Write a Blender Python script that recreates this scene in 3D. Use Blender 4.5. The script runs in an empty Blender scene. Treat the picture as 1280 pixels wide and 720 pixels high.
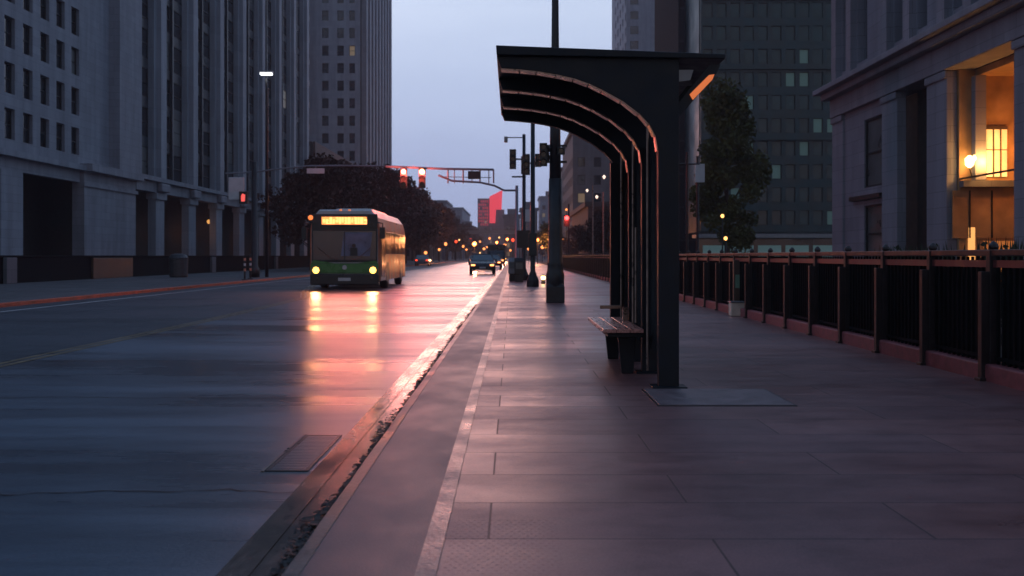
import bpy, bmesh, math, random
from mathutils import Vector, Matrix
random.seed(7)
R = math.radians
scene = bpy.context.scene
C = scene.collection
F = 1244.0; CH = 1.2; RZ = -0.10          # focal px, camera height, road level
def px(x, Y): return (x-640)/F*Y
def pz(y, Y): return (320-y)/F*Y+CH
ORD = ['first','second','third','fourth','fifth','sixth','seventh','eighth','ninth','tenth','eleventh','twelfth','thirteenth','fourteenth','fifteenth','sixteenth','seventeenth','eighteenth']

# ------------------------------------------------------------------ materials
def new_mat(name):
    m = bpy.data.materials.new(name); m.use_nodes = True
    nt = m.node_tree; b = nt.nodes['Principled BSDF']
    return m, nt, b
def N(nt, t, **kw):
    n = nt.nodes.new(t)
    for k, v in kw.items(): setattr(n, k, v)
    return n
def noise(nt, vec, scale, detail=4, rough=0.55):
    n = N(nt, 'ShaderNodeTexNoise'); n.inputs['Scale'].default_value = scale
    n.inputs['Detail'].default_value = detail; n.inputs['Roughness'].default_value = rough
    nt.links.new(vec, n.inputs['Vector']); return n.outputs['Fac']
def objvec(nt, scale=(1,1,1)):
    g = N(nt, 'ShaderNodeNewGeometry'); mp = N(nt, 'ShaderNodeMapping')
    mp.inputs['Scale'].default_value = scale
    nt.links.new(g.outputs['Position'], mp.inputs['Vector']); return mp.outputs['Vector']
def ramp(nt, fac, stops):
    r = N(nt, 'ShaderNodeValToRGB'); e = r.color_ramp.elements
    while len(e) > 1: e.remove(e[-1])
    e[0].position = stops[0][0]; e[0].color = (*stops[0][1], 1)
    for p, c in stops[1:]:
        k = e.new(p); k.color = (*c, 1)
    nt.links.new(fac, r.inputs['Fac']); return r.outputs['Color']
def maprange(nt, fac, a, b, c, d):
    m = N(nt, 'ShaderNodeMapRange'); m.inputs[1].default_value=a; m.inputs[2].default_value=b
    m.inputs[3].default_value=c; m.inputs[4].default_value=d
    nt.links.new(fac, m.inputs[0]); return m.outputs[0]
def bump(nt, b, h, strength, dist=0.01):
    bp = N(nt, 'ShaderNodeBump'); bp.inputs['Strength'].default_value = strength; bp.inputs['Distance'].default_value = dist
    nt.links.new(h, bp.inputs['Height']); nt.links.new(bp.outputs['Normal'], b.inputs['Normal'])
def mat(name, col, rough=0.6, metal=0.0, var=0.25, scale=3.0, emit=None, estr=0, bmp=0.0, rv=0.1, stretch=(1,1,1), spec=0.5):
    m, nt, b = new_mat(name)
    v = objvec(nt, stretch)
    f = noise(nt, v, scale)
    lo = tuple(c*(1-var) for c in col); hi = tuple(min(1,c*(1+var)) for c in col)
    nt.links.new(ramp(nt, f, [(0.3, lo), (0.7, hi)]), b.inputs['Base Color'])
    nt.links.new(maprange(nt, f, 0.3, 0.7, max(.02,rough-rv), min(1,rough+rv)), b.inputs['Roughness'])
    b.inputs['Metallic'].default_value = metal
    b.inputs['Specular IOR Level'].default_value = spec
    if bmp: bump(nt, b, noise(nt, v, scale*12), bmp)
    if emit:
        b.inputs['Emission Color'].default_value = (*emit, 1); b.inputs['Emission Strength'].default_value = estr
    return m
def wet(name, col, rlo, rhi, patch=0.35, fine=60, stretch=(1,1,1), col2=None, bstr=.25, joint=None, spec=.5):
    """damp ground: colour mottling, patchy water film, aggregate bump, optional slab joints"""
    m, nt, b = new_mat(name)
    v = objvec(nt, stretch)
    big = noise(nt, v, patch, 5, .6); mid = noise(nt, v, patch*7, 5, .6); fi = noise(nt, objvec(nt), fine, 3)
    mix = N(nt, 'ShaderNodeMath', operation='MULTIPLY_ADD'); nt.links.new(mid, mix.inputs[0]); mix.inputs[1].default_value=.45; nt.links.new(big, mix.inputs[2])
    c2 = col2 or tuple(c*.5 for c in col)
    colr = ramp(nt, mix.outputs[0], [(0.5, c2), (0.95, col)])
    mr = N(nt, 'ShaderNodeMixRGB', blend_type='MULTIPLY'); mr.inputs[0].default_value = .6
    nt.links.new(colr, mr.inputs[1]); nt.links.new(ramp(nt, fi, [(.3,(.45,.45,.45)),(.7,(1,1,1))]), mr.inputs[2])
    out = mr.outputs[0]; h = fi
    b.inputs['Specular IOR Level'].default_value = spec
    if joint:
        w, l, off = joint
        mp = N(nt, 'ShaderNodeMapping'); g = N(nt, 'ShaderNodeNewGeometry')
        nt.links.new(g.outputs['Position'], mp.inputs['Vector']); mp.inputs['Location'].default_value = (off[0], off[1], 0)
        br = N(nt, 'ShaderNodeTexBrick'); br.offset = 0.5; br.inputs['Scale'].default_value = 1
        br.inputs['Brick Width'].default_value = w; br.inputs['Row Height'].default_value = l
        br.inputs['Mortar Size'].default_value = .006; br.inputs['Mortar Smooth'].default_value = .3
        br.inputs['Color1'].default_value = (.68,.66,.70,1); br.inputs['Color2'].default_value = (1.0,.94,.92,1); br.inputs['Mortar'].default_value = (.22,.2,.2,1)
        nt.links.new(mp.outputs[0], br.inputs['Vector'])
        m2 = N(nt, 'ShaderNodeMixRGB', blend_type='MULTIPLY'); m2.inputs[0].default_value = 1
        nt.links.new(out, m2.inputs[1]); nt.links.new(br.outputs['Color'], m2.inputs[2]); out = m2.outputs[0]
        s = N(nt, 'ShaderNodeMath', operation='MULTIPLY_ADD'); nt.links.new(br.outputs['Fac'], s.inputs[0]); s.inputs[1].default_value = -1.2; nt.links.new(fi, s.inputs[2]); h = s.outputs[0]
        bw = N(nt,'ShaderNodeRGBToBW'); nt.links.new(br.outputs['Color'], bw.inputs[0])
        a = N(nt,'ShaderNodeMath', operation='MULTIPLY_ADD'); nt.links.new(bw.outputs[0], a.inputs[0]); a.inputs[1].default_value=-.42
        nt.links.new(mix.outputs[0], a.inputs[2])
        rr = maprange(nt, a.outputs[0], .10, .60, rlo, rhi)
    else:
        rr = maprange(nt, mix.outputs[0], .5, .95, rlo, rhi)
    nt.links.new(out, b.inputs['Base Color']); nt.links.new(rr, b.inputs['Roughness'])
    ms = N(nt,'ShaderNodeMath', operation='MULTIPLY_ADD'); nt.links.new(mid, ms.inputs[0]); ms.inputs[1].default_value=.8; nt.links.new(h, ms.inputs[2])
    if joint:
        st = noise(nt, objvec(nt,(1,1.4,1)), 2.6, 8, .7); m3 = N(nt,'ShaderNodeMixRGB', blend_type='MULTIPLY'); m3.inputs[0].default_value=1
        nt.links.new(out, m3.inputs[1]); nt.links.new(ramp(nt, st, [(.36,(.72,.7,.7)),(.5,(.94,.94,.94)),(.62,(1.05,1.03,1))]), m3.inputs[2]); nt.links.new(m3.outputs[0], b.inputs['Base Color'])
    bump(nt, b, ms.outputs[0], bstr, .006)
    return m
def emis(name, col, s):
    m, nt, b = new_mat(name); b.inputs['Base Color'].default_value = (*[c*.5 for c in col],1)
    b.inputs['Emission Color'].default_value = (*col,1); b.inputs['Emission Strength'].default_value = s
    return m
M = {}
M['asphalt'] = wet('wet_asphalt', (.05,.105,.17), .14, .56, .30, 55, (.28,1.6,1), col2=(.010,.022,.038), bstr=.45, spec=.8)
_b=M['asphalt'].node_tree.nodes['Principled BSDF']; _b.inputs['Coat Weight'].default_value=.55; _b.inputs['Coat Roughness'].default_value=.34
_b=M['asphalt'].node_tree.nodes['Principled BSDF']; _b.inputs['Coat Weight'].default_value=.55; _b.inputs['Coat Roughness'].default_value=.34
M['asphalt_dim'] = wet('dim_asphalt', (.03,.052,.075), .36, .7, .3, 60, (.6,1.2,1), bstr=.4)  # darker asphalt copy for the lane that reflects no bright sky
M['gutter'] = wet('gutter_concrete', (.14,.09,.07), .10, .34, 1.5, 30, (2.2,.6,1), col2=(.045,.038,.036), bstr=.22, spec=.85)
M['verge'] = wet('smooth_concrete', (.10,.085,.095), .38, .58, .5, 90, (1,.6,1), col2=(.075,.064,.074), bstr=.2)
M['paver'] = wet('paving', (.40,.185,.175), .24, .52, .35, 80, (.5,1.2,1), col2=(.24,.115,.11), bstr=.2, joint=(1.9,.62,(.1,.12)))
M['curb'] = wet('curb_stone', (.24,.19,.17), .25, .5, 2.5, 50, (1,1,1), bstr=.5)
M['debris'] = mat('leaf_litter', (.014,.010,.009), .7, var=.5, scale=30)
M['red_curb'] = mat('worn_red_curb', (.34,.07,.04), .5, var=.5, scale=2, bmp=.3)
M['concrete_far'] = wet('far_paving', (.11,.11,.115), .4, .65, .4, 40, bstr=.3)
M['yellow'] = mat('worn_yellow_line', (.17,.12,.06), .5, var=.5, scale=5)
M['white_line'] = mat('worn_white_line', (.5,.5,.5), .45, var=.4, scale=5)
M['ground'] = mat('dark_earth', (.035,.035,.035), .8, var=.4, scale=.5)
def stone(name, col, cw=1.6, chh=.6, var=.10):
    m, nt, b = new_mat(name)
    g = N(nt,'ShaderNodeNewGeometry'); sep = N(nt,'ShaderNodeSeparateXYZ'); nt.links.new(g.outputs['Position'], sep.inputs[0])
    ad = N(nt,'ShaderNodeMath', operation='ADD'); nt.links.new(sep.outputs[0], ad.inputs[0]); nt.links.new(sep.outputs[1], ad.inputs[1])
    cb = N(nt,'ShaderNodeCombineXYZ'); nt.links.new(ad.outputs[0], cb.inputs[0]); nt.links.new(sep.outputs[2], cb.inputs[1])
    br = N(nt,'ShaderNodeTexBrick'); br.inputs['Scale'].default_value=1; br.inputs['Brick Width'].default_value=cw; br.inputs['Row Height'].default_value=chh
    br.inputs['Mortar Size'].default_value=.012; nt.links.new(cb.outputs[0], br.inputs['Vector'])
    br.inputs['Color1'].default_value=(*[c*(1-var) for c in col],1); br.inputs['Color2'].default_value=(*[c*(1+var*.4) for c in col],1); br.inputs['Mortar'].default_value=(*[c*.66 for c in col],1)
    st = noise(nt, objvec(nt,(1,1,.12)), 1.2, 5); mr = N(nt,'ShaderNodeMixRGB', blend_type='MULTIPLY'); mr.inputs[0].default_value=1
    nt.links.new(br.outputs['Color'], mr.inputs[1]); nt.links.new(ramp(nt, st, [(.3,(.72,.72,.72)),(.65,(1,1,1))]), mr.inputs[2])
    nt.links.new(mr.outputs[0], b.inputs['Base Color']); b.inputs['Roughness'].default_value=.75
    bump(nt, b, noise(nt, objvec(nt), 14), .25, .02)
    return m
M['stone'] = stone('pale_stone', (.26,.285,.335)); M['stone_b'] = stone('classical_stone', (.28,.28,.32))
M['stone_dark'] = stone('grey_stone', (.14,.145,.16)); M['stone_tower'] = stone('tower_stone', (.28,.30,.35), 2.2, 1.1)
M['fin'] = stone('pilaster_stone', (.30,.335,.39), 3, 1.9)
M['brick'] = stone('brown_brick', (.14,.09,.08), .5, .2)
M['brick_b'] = stone('ochre_stone', (.19,.15,.13), .8, .35)
M['spandrel'] = mat('dark_spandrel', (.03,.04,.05), .35, var=.4, scale=.5)
M['teal_panel'] = mat('teal_panel', (.010,.040,.045), .4, var=.35, scale=.4)
M['glass'] = mat('dark_glass', (.012,.015,.02), .12, var=.5, scale=.35, rv=.07, spec=.7)
M['glass_teal'] = mat('teal_glass', (.006,.045,.05), .2, var=.5, scale=.3, rv=.08)
M['glass_pale'] = mat('pale_blind_glass', (.10,.11,.11), .35, var=.4, scale=1.2)
M['void'] = mat('dark_interior', (.02,.017,.016), .8)
M['lit_dim'] = emis('dim_lit_window', (1,.72,.42), .10)
M['lit_faint'] = emis('faint_lit_window', (.8,.75,.65), .06)
M['lit_teal'] = emis('cool_shop_light', (.45,.8,.85), .07)
M['lit_warm'] = emis('warm_lit_window', (1,.45,.12), .9)
M['lit_hot'] = emis('bright_lit_window', (1,.55,.18), 2.2)
M['steel'] = mat('charcoal_steel', (.009,.011,.016), .5, metal=.0, var=.3, scale=6, bmp=.08, spec=.3)
M['steel_edge'] = mat('pale_edge_metal', (.30,.21,.17), .33, metal=.7, var=.4, scale=9)  # pale warm tone stands in for light caught along the shelter edges
M['iron'] = mat('painted_iron', (.016,.015,.017), .42, var=.4, scale=8, bmp=.1)
M['post_iron'] = mat('post_iron', (.028,.018,.017), .5, var=.4, scale=8, bmp=.1)
M['red_stone'] = mat('red_granite', (.28,.075,.08), .6, var=.35, scale=9, bmp=.3)
M['red_rail'] = mat('red_brown_rail', (.14,.032,.032), .45, var=.3, scale=6)
M['panel'] = mat('fence_dark_panel', (.008,.008,.009), .8, var=.4, scale=20, spec=.2)
M['wood'] = mat('bench_wood', (.62,.27,.22), .3, var=.4, scale=6, stretch=(6,.5,6))
M['cover'] = mat('steel_cover', (.19,.13,.135), .45, metal=.0, var=.25, scale=6, bmp=.25)
M['grate'] = mat('drain_iron', (.02,.02,.022), .35, var=.4, scale=20)
M['galv'] = mat('galvanised_steel', (.22,.23,.25), .42, metal=.5, var=.2, scale=4)
M['signal'] = mat('signal_housing', (.02,.022,.022), .5, var=.2, scale=5)
M['lens_off'] = mat('unlit_lens', (.04,.03,.02), .2, var=.3, scale=5)
M['white_box'] = mat('white_sign_face', (.55,.57,.6), .5, var=.1, scale=3)
M['red_on'] = emis('red_lamp', (1,.09,.05), 30); M['red_hot'] = emis('red_lamp_bright', (1,.32,.10), 26)
M['red_sign'] = emis('red_neon', (1,.05,.07), .85); M['red_dim'] = emis('red_lit_wall', (.8,.06,.08), .32)
M['head'] = emis('headlamp_glow', (1,.50,.07), 6); M['led'] = emis('amber_led', (1,.40,.12), 2.6)
M['amber'] = emis('amber_marker', (1,.25,.06), 1.2); M['white_lamp'] = emis('white_lamp', (.9,.95,1), 3.2)
M['orange_lamp'] = emis('sodium_lamp', (1,.30,.08), 2.4); M['tail'] = emis('tail_lamp', (1,.06,.02), 3)
M['strip'] = emis('shelter_amber_glow', (1,.24,.07), .62)  # amber emission imitates warm glints on the shelter steel
M['led_off'] = mat('sign_glass', (.012,.01,.01), .2)
M['bus_green'] = mat('green_bus_paint', (.055,.19,.04), .3, var=.15, scale=3)
M['bus_white'] = mat('off_white_bus_paint', (.5,.47,.47), .35, var=.12, scale=2)
M['bus_side_glow'] = mat('warm_lit_bus_side', (.5,.13,.05), .35, var=.5, scale=1.6)  # orange colour stands in for warm light falling on the bus sides
M['bus_black'] = mat('black_bus_trim', (.012,.012,.014), .35)
M['wshield'] = mat('bus_windshield', (.012,.014,.022), .10, var=.6, scale=1.1, rv=.04, spec=.9)
M['glass_reflection'] = mat('windshield_reflection_paint', (.11,.13,.21), .35, var=.4, scale=2.4)
M['tyre'] = mat('tyre_rubber', (.015,.015,.015), .75); M['rim'] = mat('wheel_rim', (.2,.2,.21), .35, metal=.7)
M['car_dark'] = mat('dark_car_paint', (.014,.012,.014), .3, var=.1); M['car_grey'] = mat('grey_car_paint', (.16,.16,.18), .25, var=.1)
M['car_red'] = mat('maroon_car_paint', (.12,.02,.02), .22, var=.1)
M['bark'] = mat('bark', (.045,.032,.026), .85, var=.4, scale=10, bmp=.5)
def leafmat(name, a, b_):
    m, nt, b = new_mat(name)
    nt.links.new(ramp(nt, noise(nt, objvec(nt), .9, 4), [(.3,a),(.7,b_)]), b.inputs['Base Color']); b.inputs['Roughness'].default_value=.7
    return m
M['leaf_brown'] = leafmat('autumn_leaves', (.035,.016,.012), (.085,.035,.026))
M['leaf_olive'] = leafmat('olive_leaves', (.05,.062,.012), (.125,.125,.025))
M['leaf_green'] = leafmat('dark_green_leaves', (.015,.022,.012), (.04,.05,.025))
M['recess'] = mat('ochre_recess_wall', (.42,.25,.12), .6, var=.3, scale=1.2, bmp=.2)
M['wall_dark'] = mat('dark_parapet', (.010,.010,.012), .85, var=.3, scale=2, spec=.08); M['bronze'] = mat('bronze_panel', (.085,.055,.04), .45, var=.3, scale=2)
M['bin'] = mat('bin_paint', (.04,.045,.05), .45, var=.3, scale=5)
M['reflect'] = mat('reflective_band', (.75,.3,.18), .35, var=.2); M['cream_box'] = mat('cream_box', (.72,.58,.46), .45, var=.15)
M['sticker'] = mat('green_sticker', (.18,.30,.2), .5, var=.2)

# ------------------------------------------------------------------ mesh helpers
def obj(name, bm, m, parent=None, smooth=False, bevel=0):
    me = bpy.data.meshes.new(name)
    bmesh.ops.recalc_face_normals(bm, faces=bm.faces)
    bm.to_mesh(me); bm.free()
    if smooth:
        for p in me.polygons: p.use_smooth = True
    o = bpy.data.objects.new(name, me); C.objects.link(o)
    for mm in (m if isinstance(m, list) else [m]): me.materials.append(M[mm] if isinstance(mm,str) else mm)
    if parent: o.parent = parent
    if bevel:
        md = o.modifiers.new('Bevel','BEVEL'); md.width = bevel; md.segments = 2; md.limit_method='ANGLE'
    return o
def thing(name, label, cat, loc=(0,0,0), rz=0, group=None):
    o = bpy.data.objects.new(name, None); C.objects.link(o); o.location = loc; o.rotation_euler=(0,0,rz)
    o['label']=label; o['category']=cat
    if group: o['group']=group
    return o
def tag(o, label, cat, group=None, kind=None):
    o['label']=label; o['category']=cat
    if group: o['group']=group
    if kind: o['kind']=kind
    return o
def struct(name, bm, m, label, bevel=0):
    o = obj(name, bm, m, bevel=bevel); o['kind']='structure'; o['label']=label; o['category']=name.replace('_',' '); return o
def B(): return bmesh.new()
def box(bm, x0,x1,y0,y1,z0,z1, mi=0):
    v = [bm.verts.new((x,y,z)) for z in (z0,z1) for y in (y0,y1) for x in (x0,x1)]
    for f in ((0,2,3,1),(4,5,7,6),(0,1,5,4),(2,6,7,3),(0,4,6,2),(1,3,7,5)):
        bm.faces.new([v[i] for i in f]).material_index = mi
    return bm
def quad(bm, x0,x1,y0,y1,z):
    bm.faces.new([bm.verts.new(p) for p in ((x0,y0,z),(x1,y0,z),(x1,y1,z),(x0,y1,z))]); return bm
def prism(bm, pts, axis, a, b):
    """extrude a 2-D outline along axis 'x','y' or 'z' from a to b"""
    def P(p, t): return {'y':(p[0],t,p[1]), 'x':(t,p[0],p[1]), 'z':(p[0],p[1],t)}[axis]
    v0=[bm.verts.new(P(p,a)) for p in pts]; v1=[bm.verts.new(P(p,b)) for p in pts]; n=len(pts)
    bm.faces.new(v0); bm.faces.new(v1[::-1])
    for i in range(n): bm.faces.new([v0[i],v0[(i+1)%n],v1[(i+1)%n],v1[i]])
    return bm
def lathe(bm, prof, seg=16, c=(0,0,0), axis='z'):
    rings=[]
    for r,z in prof:
        ring=[]
        for i in range(seg):
            a=2*math.pi*i/seg; p=(r*math.cos(a), r*math.sin(a), z)
            if axis=='y': p=(p[0],z,p[1])
            if axis=='x': p=(z,p[0],p[1])
            ring.append(bm.verts.new((p[0]+c[0],p[1]+c[1],p[2]+c[2])))
        rings.append(ring)
    for a,b in zip(rings,rings[1:]):
        for i in range(seg): bm.faces.new([a[i],a[(i+1)%seg],b[(i+1)%seg],b[i]])
    bm.faces.new(rings[0][::-1]); bm.faces.new(rings[-1]); return bm
def tube(bm, pts, r, seg=8, r1=None):
    pts=[Vector(p) for p in pts]; rings=[]; n=len(pts)
    for i,p in enumerate(pts):
        d=(pts[min(i+1,n-1)]-pts[max(i-1,0)]).normalized()
        up=Vector((0,0,1)) if abs(d.z)<.9 else Vector((1,0,0))
        a=d.cross(up).normalized(); b=d.cross(a)
        rr = r if r1 is None else r+(r1-r)*i/(n-1)
        rings.append([bm.verts.new(p+a*rr*math.cos(2*math.pi*k/seg)+b*rr*math.sin(2*math.pi*k/seg)) for k in range(seg)])
    for a,b in zip(rings,rings[1:]):
        for k in range(seg): bm.faces.new([a[k],a[(k+1)%seg],b[(k+1)%seg],b[k]])
    bm.faces.new(rings[0][::-1]); bm.faces.new(rings[-1]); return bm
def copy_tree(o, parent=None):
    c=o.copy(); C.objects.link(c)
    if parent: c.parent=parent
    for ch in o.children: copy_tree(ch, c)
    return c
def lamp(kind, name, loc, col, energy, size=.1, rot=None, blend=.6, angle=60, parent=None):
    l=bpy.data.lights.new(name, kind); l.color=col; l.energy=energy
    if kind in('POINT','SPOT'): l.shadow_soft_size=size
    if kind=='SPOT': l.spot_size=R(angle); l.spot_blend=blend
    o=bpy.data.objects.new(name,l); C.objects.link(o); o.location=loc
    if rot: o.rotation_euler=rot
    if parent: o.parent=parent
    return o

# ------------------------------------------------------------------ ground, roads
struct('ground', quad(B(),-900,900,-60,1150,RZ-.06), 'ground', 'dark ground reaching the horizon beyond the street')
struct('road', quad(B(),-12.9,-1.2,-15,1140,RZ), 'asphalt', 'wet asphalt street shining under the dusk sky')
struct('gutter', quad(B(),-1.2,-.90,-15,600,RZ+.006), 'gutter', 'wet concrete gutter strip along the near kerb')
bm=B(); quad(bm,-1.072,-1.064,-15,300,RZ+.010); struct('gutter_joint', bm, 'gutter', 'thin pale joint line running along the wet gutter')
# kerb with a ragged edge
bm=B(); n=140; rows=[]
for i in range(n+1):
    t=i/n; y=1.5+ (t**2.2)*250; w=random.uniform(-.007,.007)
    rows.append([bm.verts.new(p) for p in ((-.905+w,y,RZ-.01),(-.885+w*.6,y,-.03),(-.865+w*.4,y,-.004+random.uniform(-.004,.004)),(-.80,y,.003),(-.80,y,-.15))])
for a,b in zip(rows,rows[1:]):
    for k in range(4): bm.faces.new([a[k],a[k+1],b[k+1],b[k]])
struct('kerb', bm, 'curb', 'worn stone kerb between the wet gutter and the pavement')
struct('pavement_verge', box(B(),-.80,-.365,-15,250,-.15,0), 'verge', 'smooth grey concrete strip just inside the kerb')
struct('pavement_edging', box(B(),-.365,-.285,-15,250,-.15,.006), 'curb', 'narrow worn stone edging strip between concrete and paving')
struct('pavement', box(B(),-.285,4.56,-15,250,-.15,0), 'paver', 'damp slab paving of the broad pavement around the bus shelter')
struct('terrain', quad(B(),4.9,880,-40,1140,-.02), 'ground', 'dark ground behind the railing on the right')
# left side
struct('pavement_opposite', box(B(),-33.6,-13.05,-15,600,-.15,.0), 'concrete_far', 'dark pavement on the far side of the street')
struct('kerb_opposite', box(B(),-13.05,-12.9,-15,600,-.15,.008), 'red_curb', 'worn red painted kerb on the far side of the street', .01)
bm=B(); path=[(-6.2,-10),(-6.2,8),(-6.25,20),(-6.55,31),(-7.6,36),(-8.9,44),(-9.2,60),(-9.2,300)]
for (xa,ya),(xb,yb) in zip(path,path[1:]):
    for o_ in (0,.16): bm.faces.new([bm.verts.new(p) for p in ((xa+o_,ya,RZ+.004),(xa+o_+.09,ya,RZ+.004),(xb+o_+.09,yb,RZ+.004),(xb+o_,yb,RZ+.004))])
struct('road_marking', bm, 'yellow', 'worn double yellow line along the middle of the street')
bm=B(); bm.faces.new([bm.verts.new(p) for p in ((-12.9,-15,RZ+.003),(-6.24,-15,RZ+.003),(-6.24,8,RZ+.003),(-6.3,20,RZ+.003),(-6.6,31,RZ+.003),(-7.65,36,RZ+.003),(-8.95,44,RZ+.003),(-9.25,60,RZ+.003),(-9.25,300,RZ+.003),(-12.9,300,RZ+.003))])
struct('road_lane', bm, 'asphalt_dim', 'lane beyond the yellow line, coloured darker where it mirrors no sky')
bm=B(); quad(bm,-11.9,-11.78,12,120,RZ+.007)
struct('edge_line', bm, 'white_line', 'faint white line beside the red kerb')
# tactile dots next to the edging
bm=B()
for j in range(46):
    y=2.9+j*.036
    for i in range(13):
        x=-.255+i*.036
        lathe(bm,[(.010,-.001),(.007,.0005)],6,(x+(.018 if j%2 else 0),y,0))
struct('tactile_paving', bm, 'paver', 'small raised dots on the first slabs of the pavement')
random.seed(31); bm=B()
for (x0,y0,ln) in ((-3.2,5.4,2.6),(-5.4,9.2,3.6),(-2.4,13.5,2.2),(-4.6,17.5,4.0),(-2.0,9.6,.9)):
    x=x0; y=y0; prev=None
    for k in range(40):
        w_=random.uniform(.003,.010); cur=[bm.verts.new((x,y-w_,RZ+.003)),bm.verts.new((x,y+w_,RZ+.003))]
        if prev: bm.faces.new([prev[0],cur[0],cur[1],prev[1]])
        prev=cur; x+=ln/40; y+=random.gauss(0,.02)
struct('road_crack', bm, 'debris', 'thin dark cracks running across the wet road')
# leaf litter along the kerb
bm=B()
for i in range(3800):
    y=2.2+(random.random()**1.7)*24; x=-.925+random.gauss(0,.024)*(1+.7*math.sin(y*3.1)*math.sin(y*1.3+1))+.012*math.sin(y*2.3); s=random.uniform(.006,.022)
    if y<9 : s*=.8
    z=RZ+.012+random.uniform(0,.014); a=random.uniform(0,6.28)
    vs=[bm.verts.new((x+s*math.cos(a+k*1.57)*(1.8 if k%2 else .7), y+s*math.sin(a+k*1.57)*1.6, z+random.uniform(-.004,.008))) for k in range(4)]
    bm.faces.new(vs)
tag(obj('leaf_litter', bm, 'debris'), 'dark wet leaf litter packed along the kerb foot', 'leaf litter', kind='stuff')
# drain
t=thing('storm_drain','dark iron storm drain set in the road beside the gutter','drain',(-1.36,6.6,RZ))
bm=B(); 
for (a,b,c,d) in ((-.130,-.105,-.6,.6),(.105,.13,-.6,.6),(-.105,.105,-.6,-.57),(-.105,.105,.57,.6)): box(bm,a,b,c,d,-.02,.006)
obj('frame', bm, 'grate', t)
obj('edge', box(B(),-.15,-.131,-.62,.62,-.02,.009), 'curb', t)
bm=B(); box(bm,-.104,.104,-.569,.569,-.02,.0045)
for i in range(22): box(bm,-.1,.1,-.54+i*.05,-.515+i*.05,.0046,.0062)
obj('grate', bm, 'asphalt', t)
# utility cover
t=thing('utility_cover','pale steel access cover set in the paving at the shelter post','cover',(1.72,8.45,0))
obj('frame', box(B(),-.56,.56,-.50,.50,-.01,.005), 'grate', t); obj('lid', box(B(),-.54,.54,-.48,.48,-.01,.010), 'cover', t, bevel=.003)

# ------------------------------------------------------------------ bus shelter
SY=[9.05,10.2,11.35,12.5]
def sp(x,y): return ((x-640)/137.5, (320-y)/137.5+CH)
arch=[sp(*p) for p in ((626.6,85),(650,86.5),(671,88.6),(695,92.5),(717,97.5),(736,104),(752.5,111.7),(777,125),(798.6,141),(811,154),(819,168),(823,186))]
t=thing('bus_shelter','dark steel bus shelter with arched cantilever frames and flat roof','bus shelter',(0,0,0))
L=[sp(621,70)]+arch+[(1.335,0),(1.52,0),(1.52,sp(0,72)[1])]
for i,y in enumerate(SY):
    fr=obj('frame', prism(B(), L, 'y', y, y+.11), 'steel', t, bevel=.006)
    bm=B()
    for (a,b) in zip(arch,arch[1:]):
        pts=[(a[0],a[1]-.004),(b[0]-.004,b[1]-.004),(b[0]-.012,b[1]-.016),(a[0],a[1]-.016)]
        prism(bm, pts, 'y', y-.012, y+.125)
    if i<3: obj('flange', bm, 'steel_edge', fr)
    else: bm.free()
    obj('base_plate', box(B(),1.27,1.585,y-.07,y+.18,-.01,.016), 'steel', fr, bevel=.004)
    # rear wing brace
    obj('brace', prism(B(), [(1.52,sp(0,146)[1]),(1.86,sp(0,92)[1]),(1.90,sp(0,80)[1]),(1.80,sp(0,80)[1]),(1.52,sp(0,128)[1])], 'y', y+.01, y+.07), 'steel', fr)
zt=sp(0,72)[1]
rf=obj('roof', prism(B(), [sp(620,58),sp(905,69),sp(905,75),sp(621,70)], 'y', SY[0]-.06, SY[-1]+.4), 'steel', t, bevel=.008)
bm=B()
for x,y in ((640,9.4),(706,9.9),(655,11.2)): z0=sp(0,58.5+(x-620)*.0386)[1]; obj('roof_clip', box(B(),px(x,9.05)-.03,px(x,9.05)+.03,y,y+.08,z0-.01,z0+.022), 'steel', rf)
# amber strip on the rear wing brace; warm glow put in as emission
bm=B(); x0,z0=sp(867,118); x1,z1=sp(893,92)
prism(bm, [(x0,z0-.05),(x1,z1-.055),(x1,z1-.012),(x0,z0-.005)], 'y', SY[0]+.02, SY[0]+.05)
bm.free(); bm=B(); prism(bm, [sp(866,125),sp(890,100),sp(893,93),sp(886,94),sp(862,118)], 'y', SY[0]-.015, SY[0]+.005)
obj('glow_strip', bm, 'strip', t, bevel=.004)
bm=B(); prism(bm,[sp(850,84),sp(870,84),sp(866,97),sp(852,99)],'y',SY[0]+.12,SY[0]+.14); obj('gusset', bm, 'galv', t)
# rear purlins + glazing
bm=B()
for z in (.35,1.25,2.15):
    for a,b in zip(SY,SY[1:]): obj('rail', box(B(),1.46,1.50,a+.111,b-.001,z,z+.05), 'steel', t)
gm,nt,b=new_mat('smoked_glass'); b.inputs['Base Color'].default_value=(.05,.055,.06,1); b.inputs['Roughness'].default_value=.08
b.inputs['Alpha'].default_value=.75
for a,b_ in zip(SY,SY[1:]): obj('glass_panel', box(B(),1.425,1.437,a+.13,b_-.02,.25,2.35), gm, t)
bm=B(); 
for y in SY[:-1]:
    tube(bm,[(1.30,y+.5,.1),(1.30,y+.5,2.5)],.012,8)
obj('upright', bm, 'steel_edge', t)  # pale tubes drawn for the orange reflections on the posts
bm=B(); tube(bm,[(1.28,12.42,1.45),(1.28,12.42,2.05)],.02,8); obj('lit_edge', bm, 'strip', t)  # glowing tube stands in for a warm reflection at the far post
bm=B(); tube(bm,[(1.30,10.45,.5),(1.30,10.45,1.5)],.012,8); obj('pole_strip', bm, 'steel_edge', t)
bm=B(); box(bm,1.22,1.33,12.30,12.42,0,2.35); box(bm,1.20,1.34,12.28,12.44,-.01,.02); obj('post', bm, 'steel', t, bevel=.006)
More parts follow.
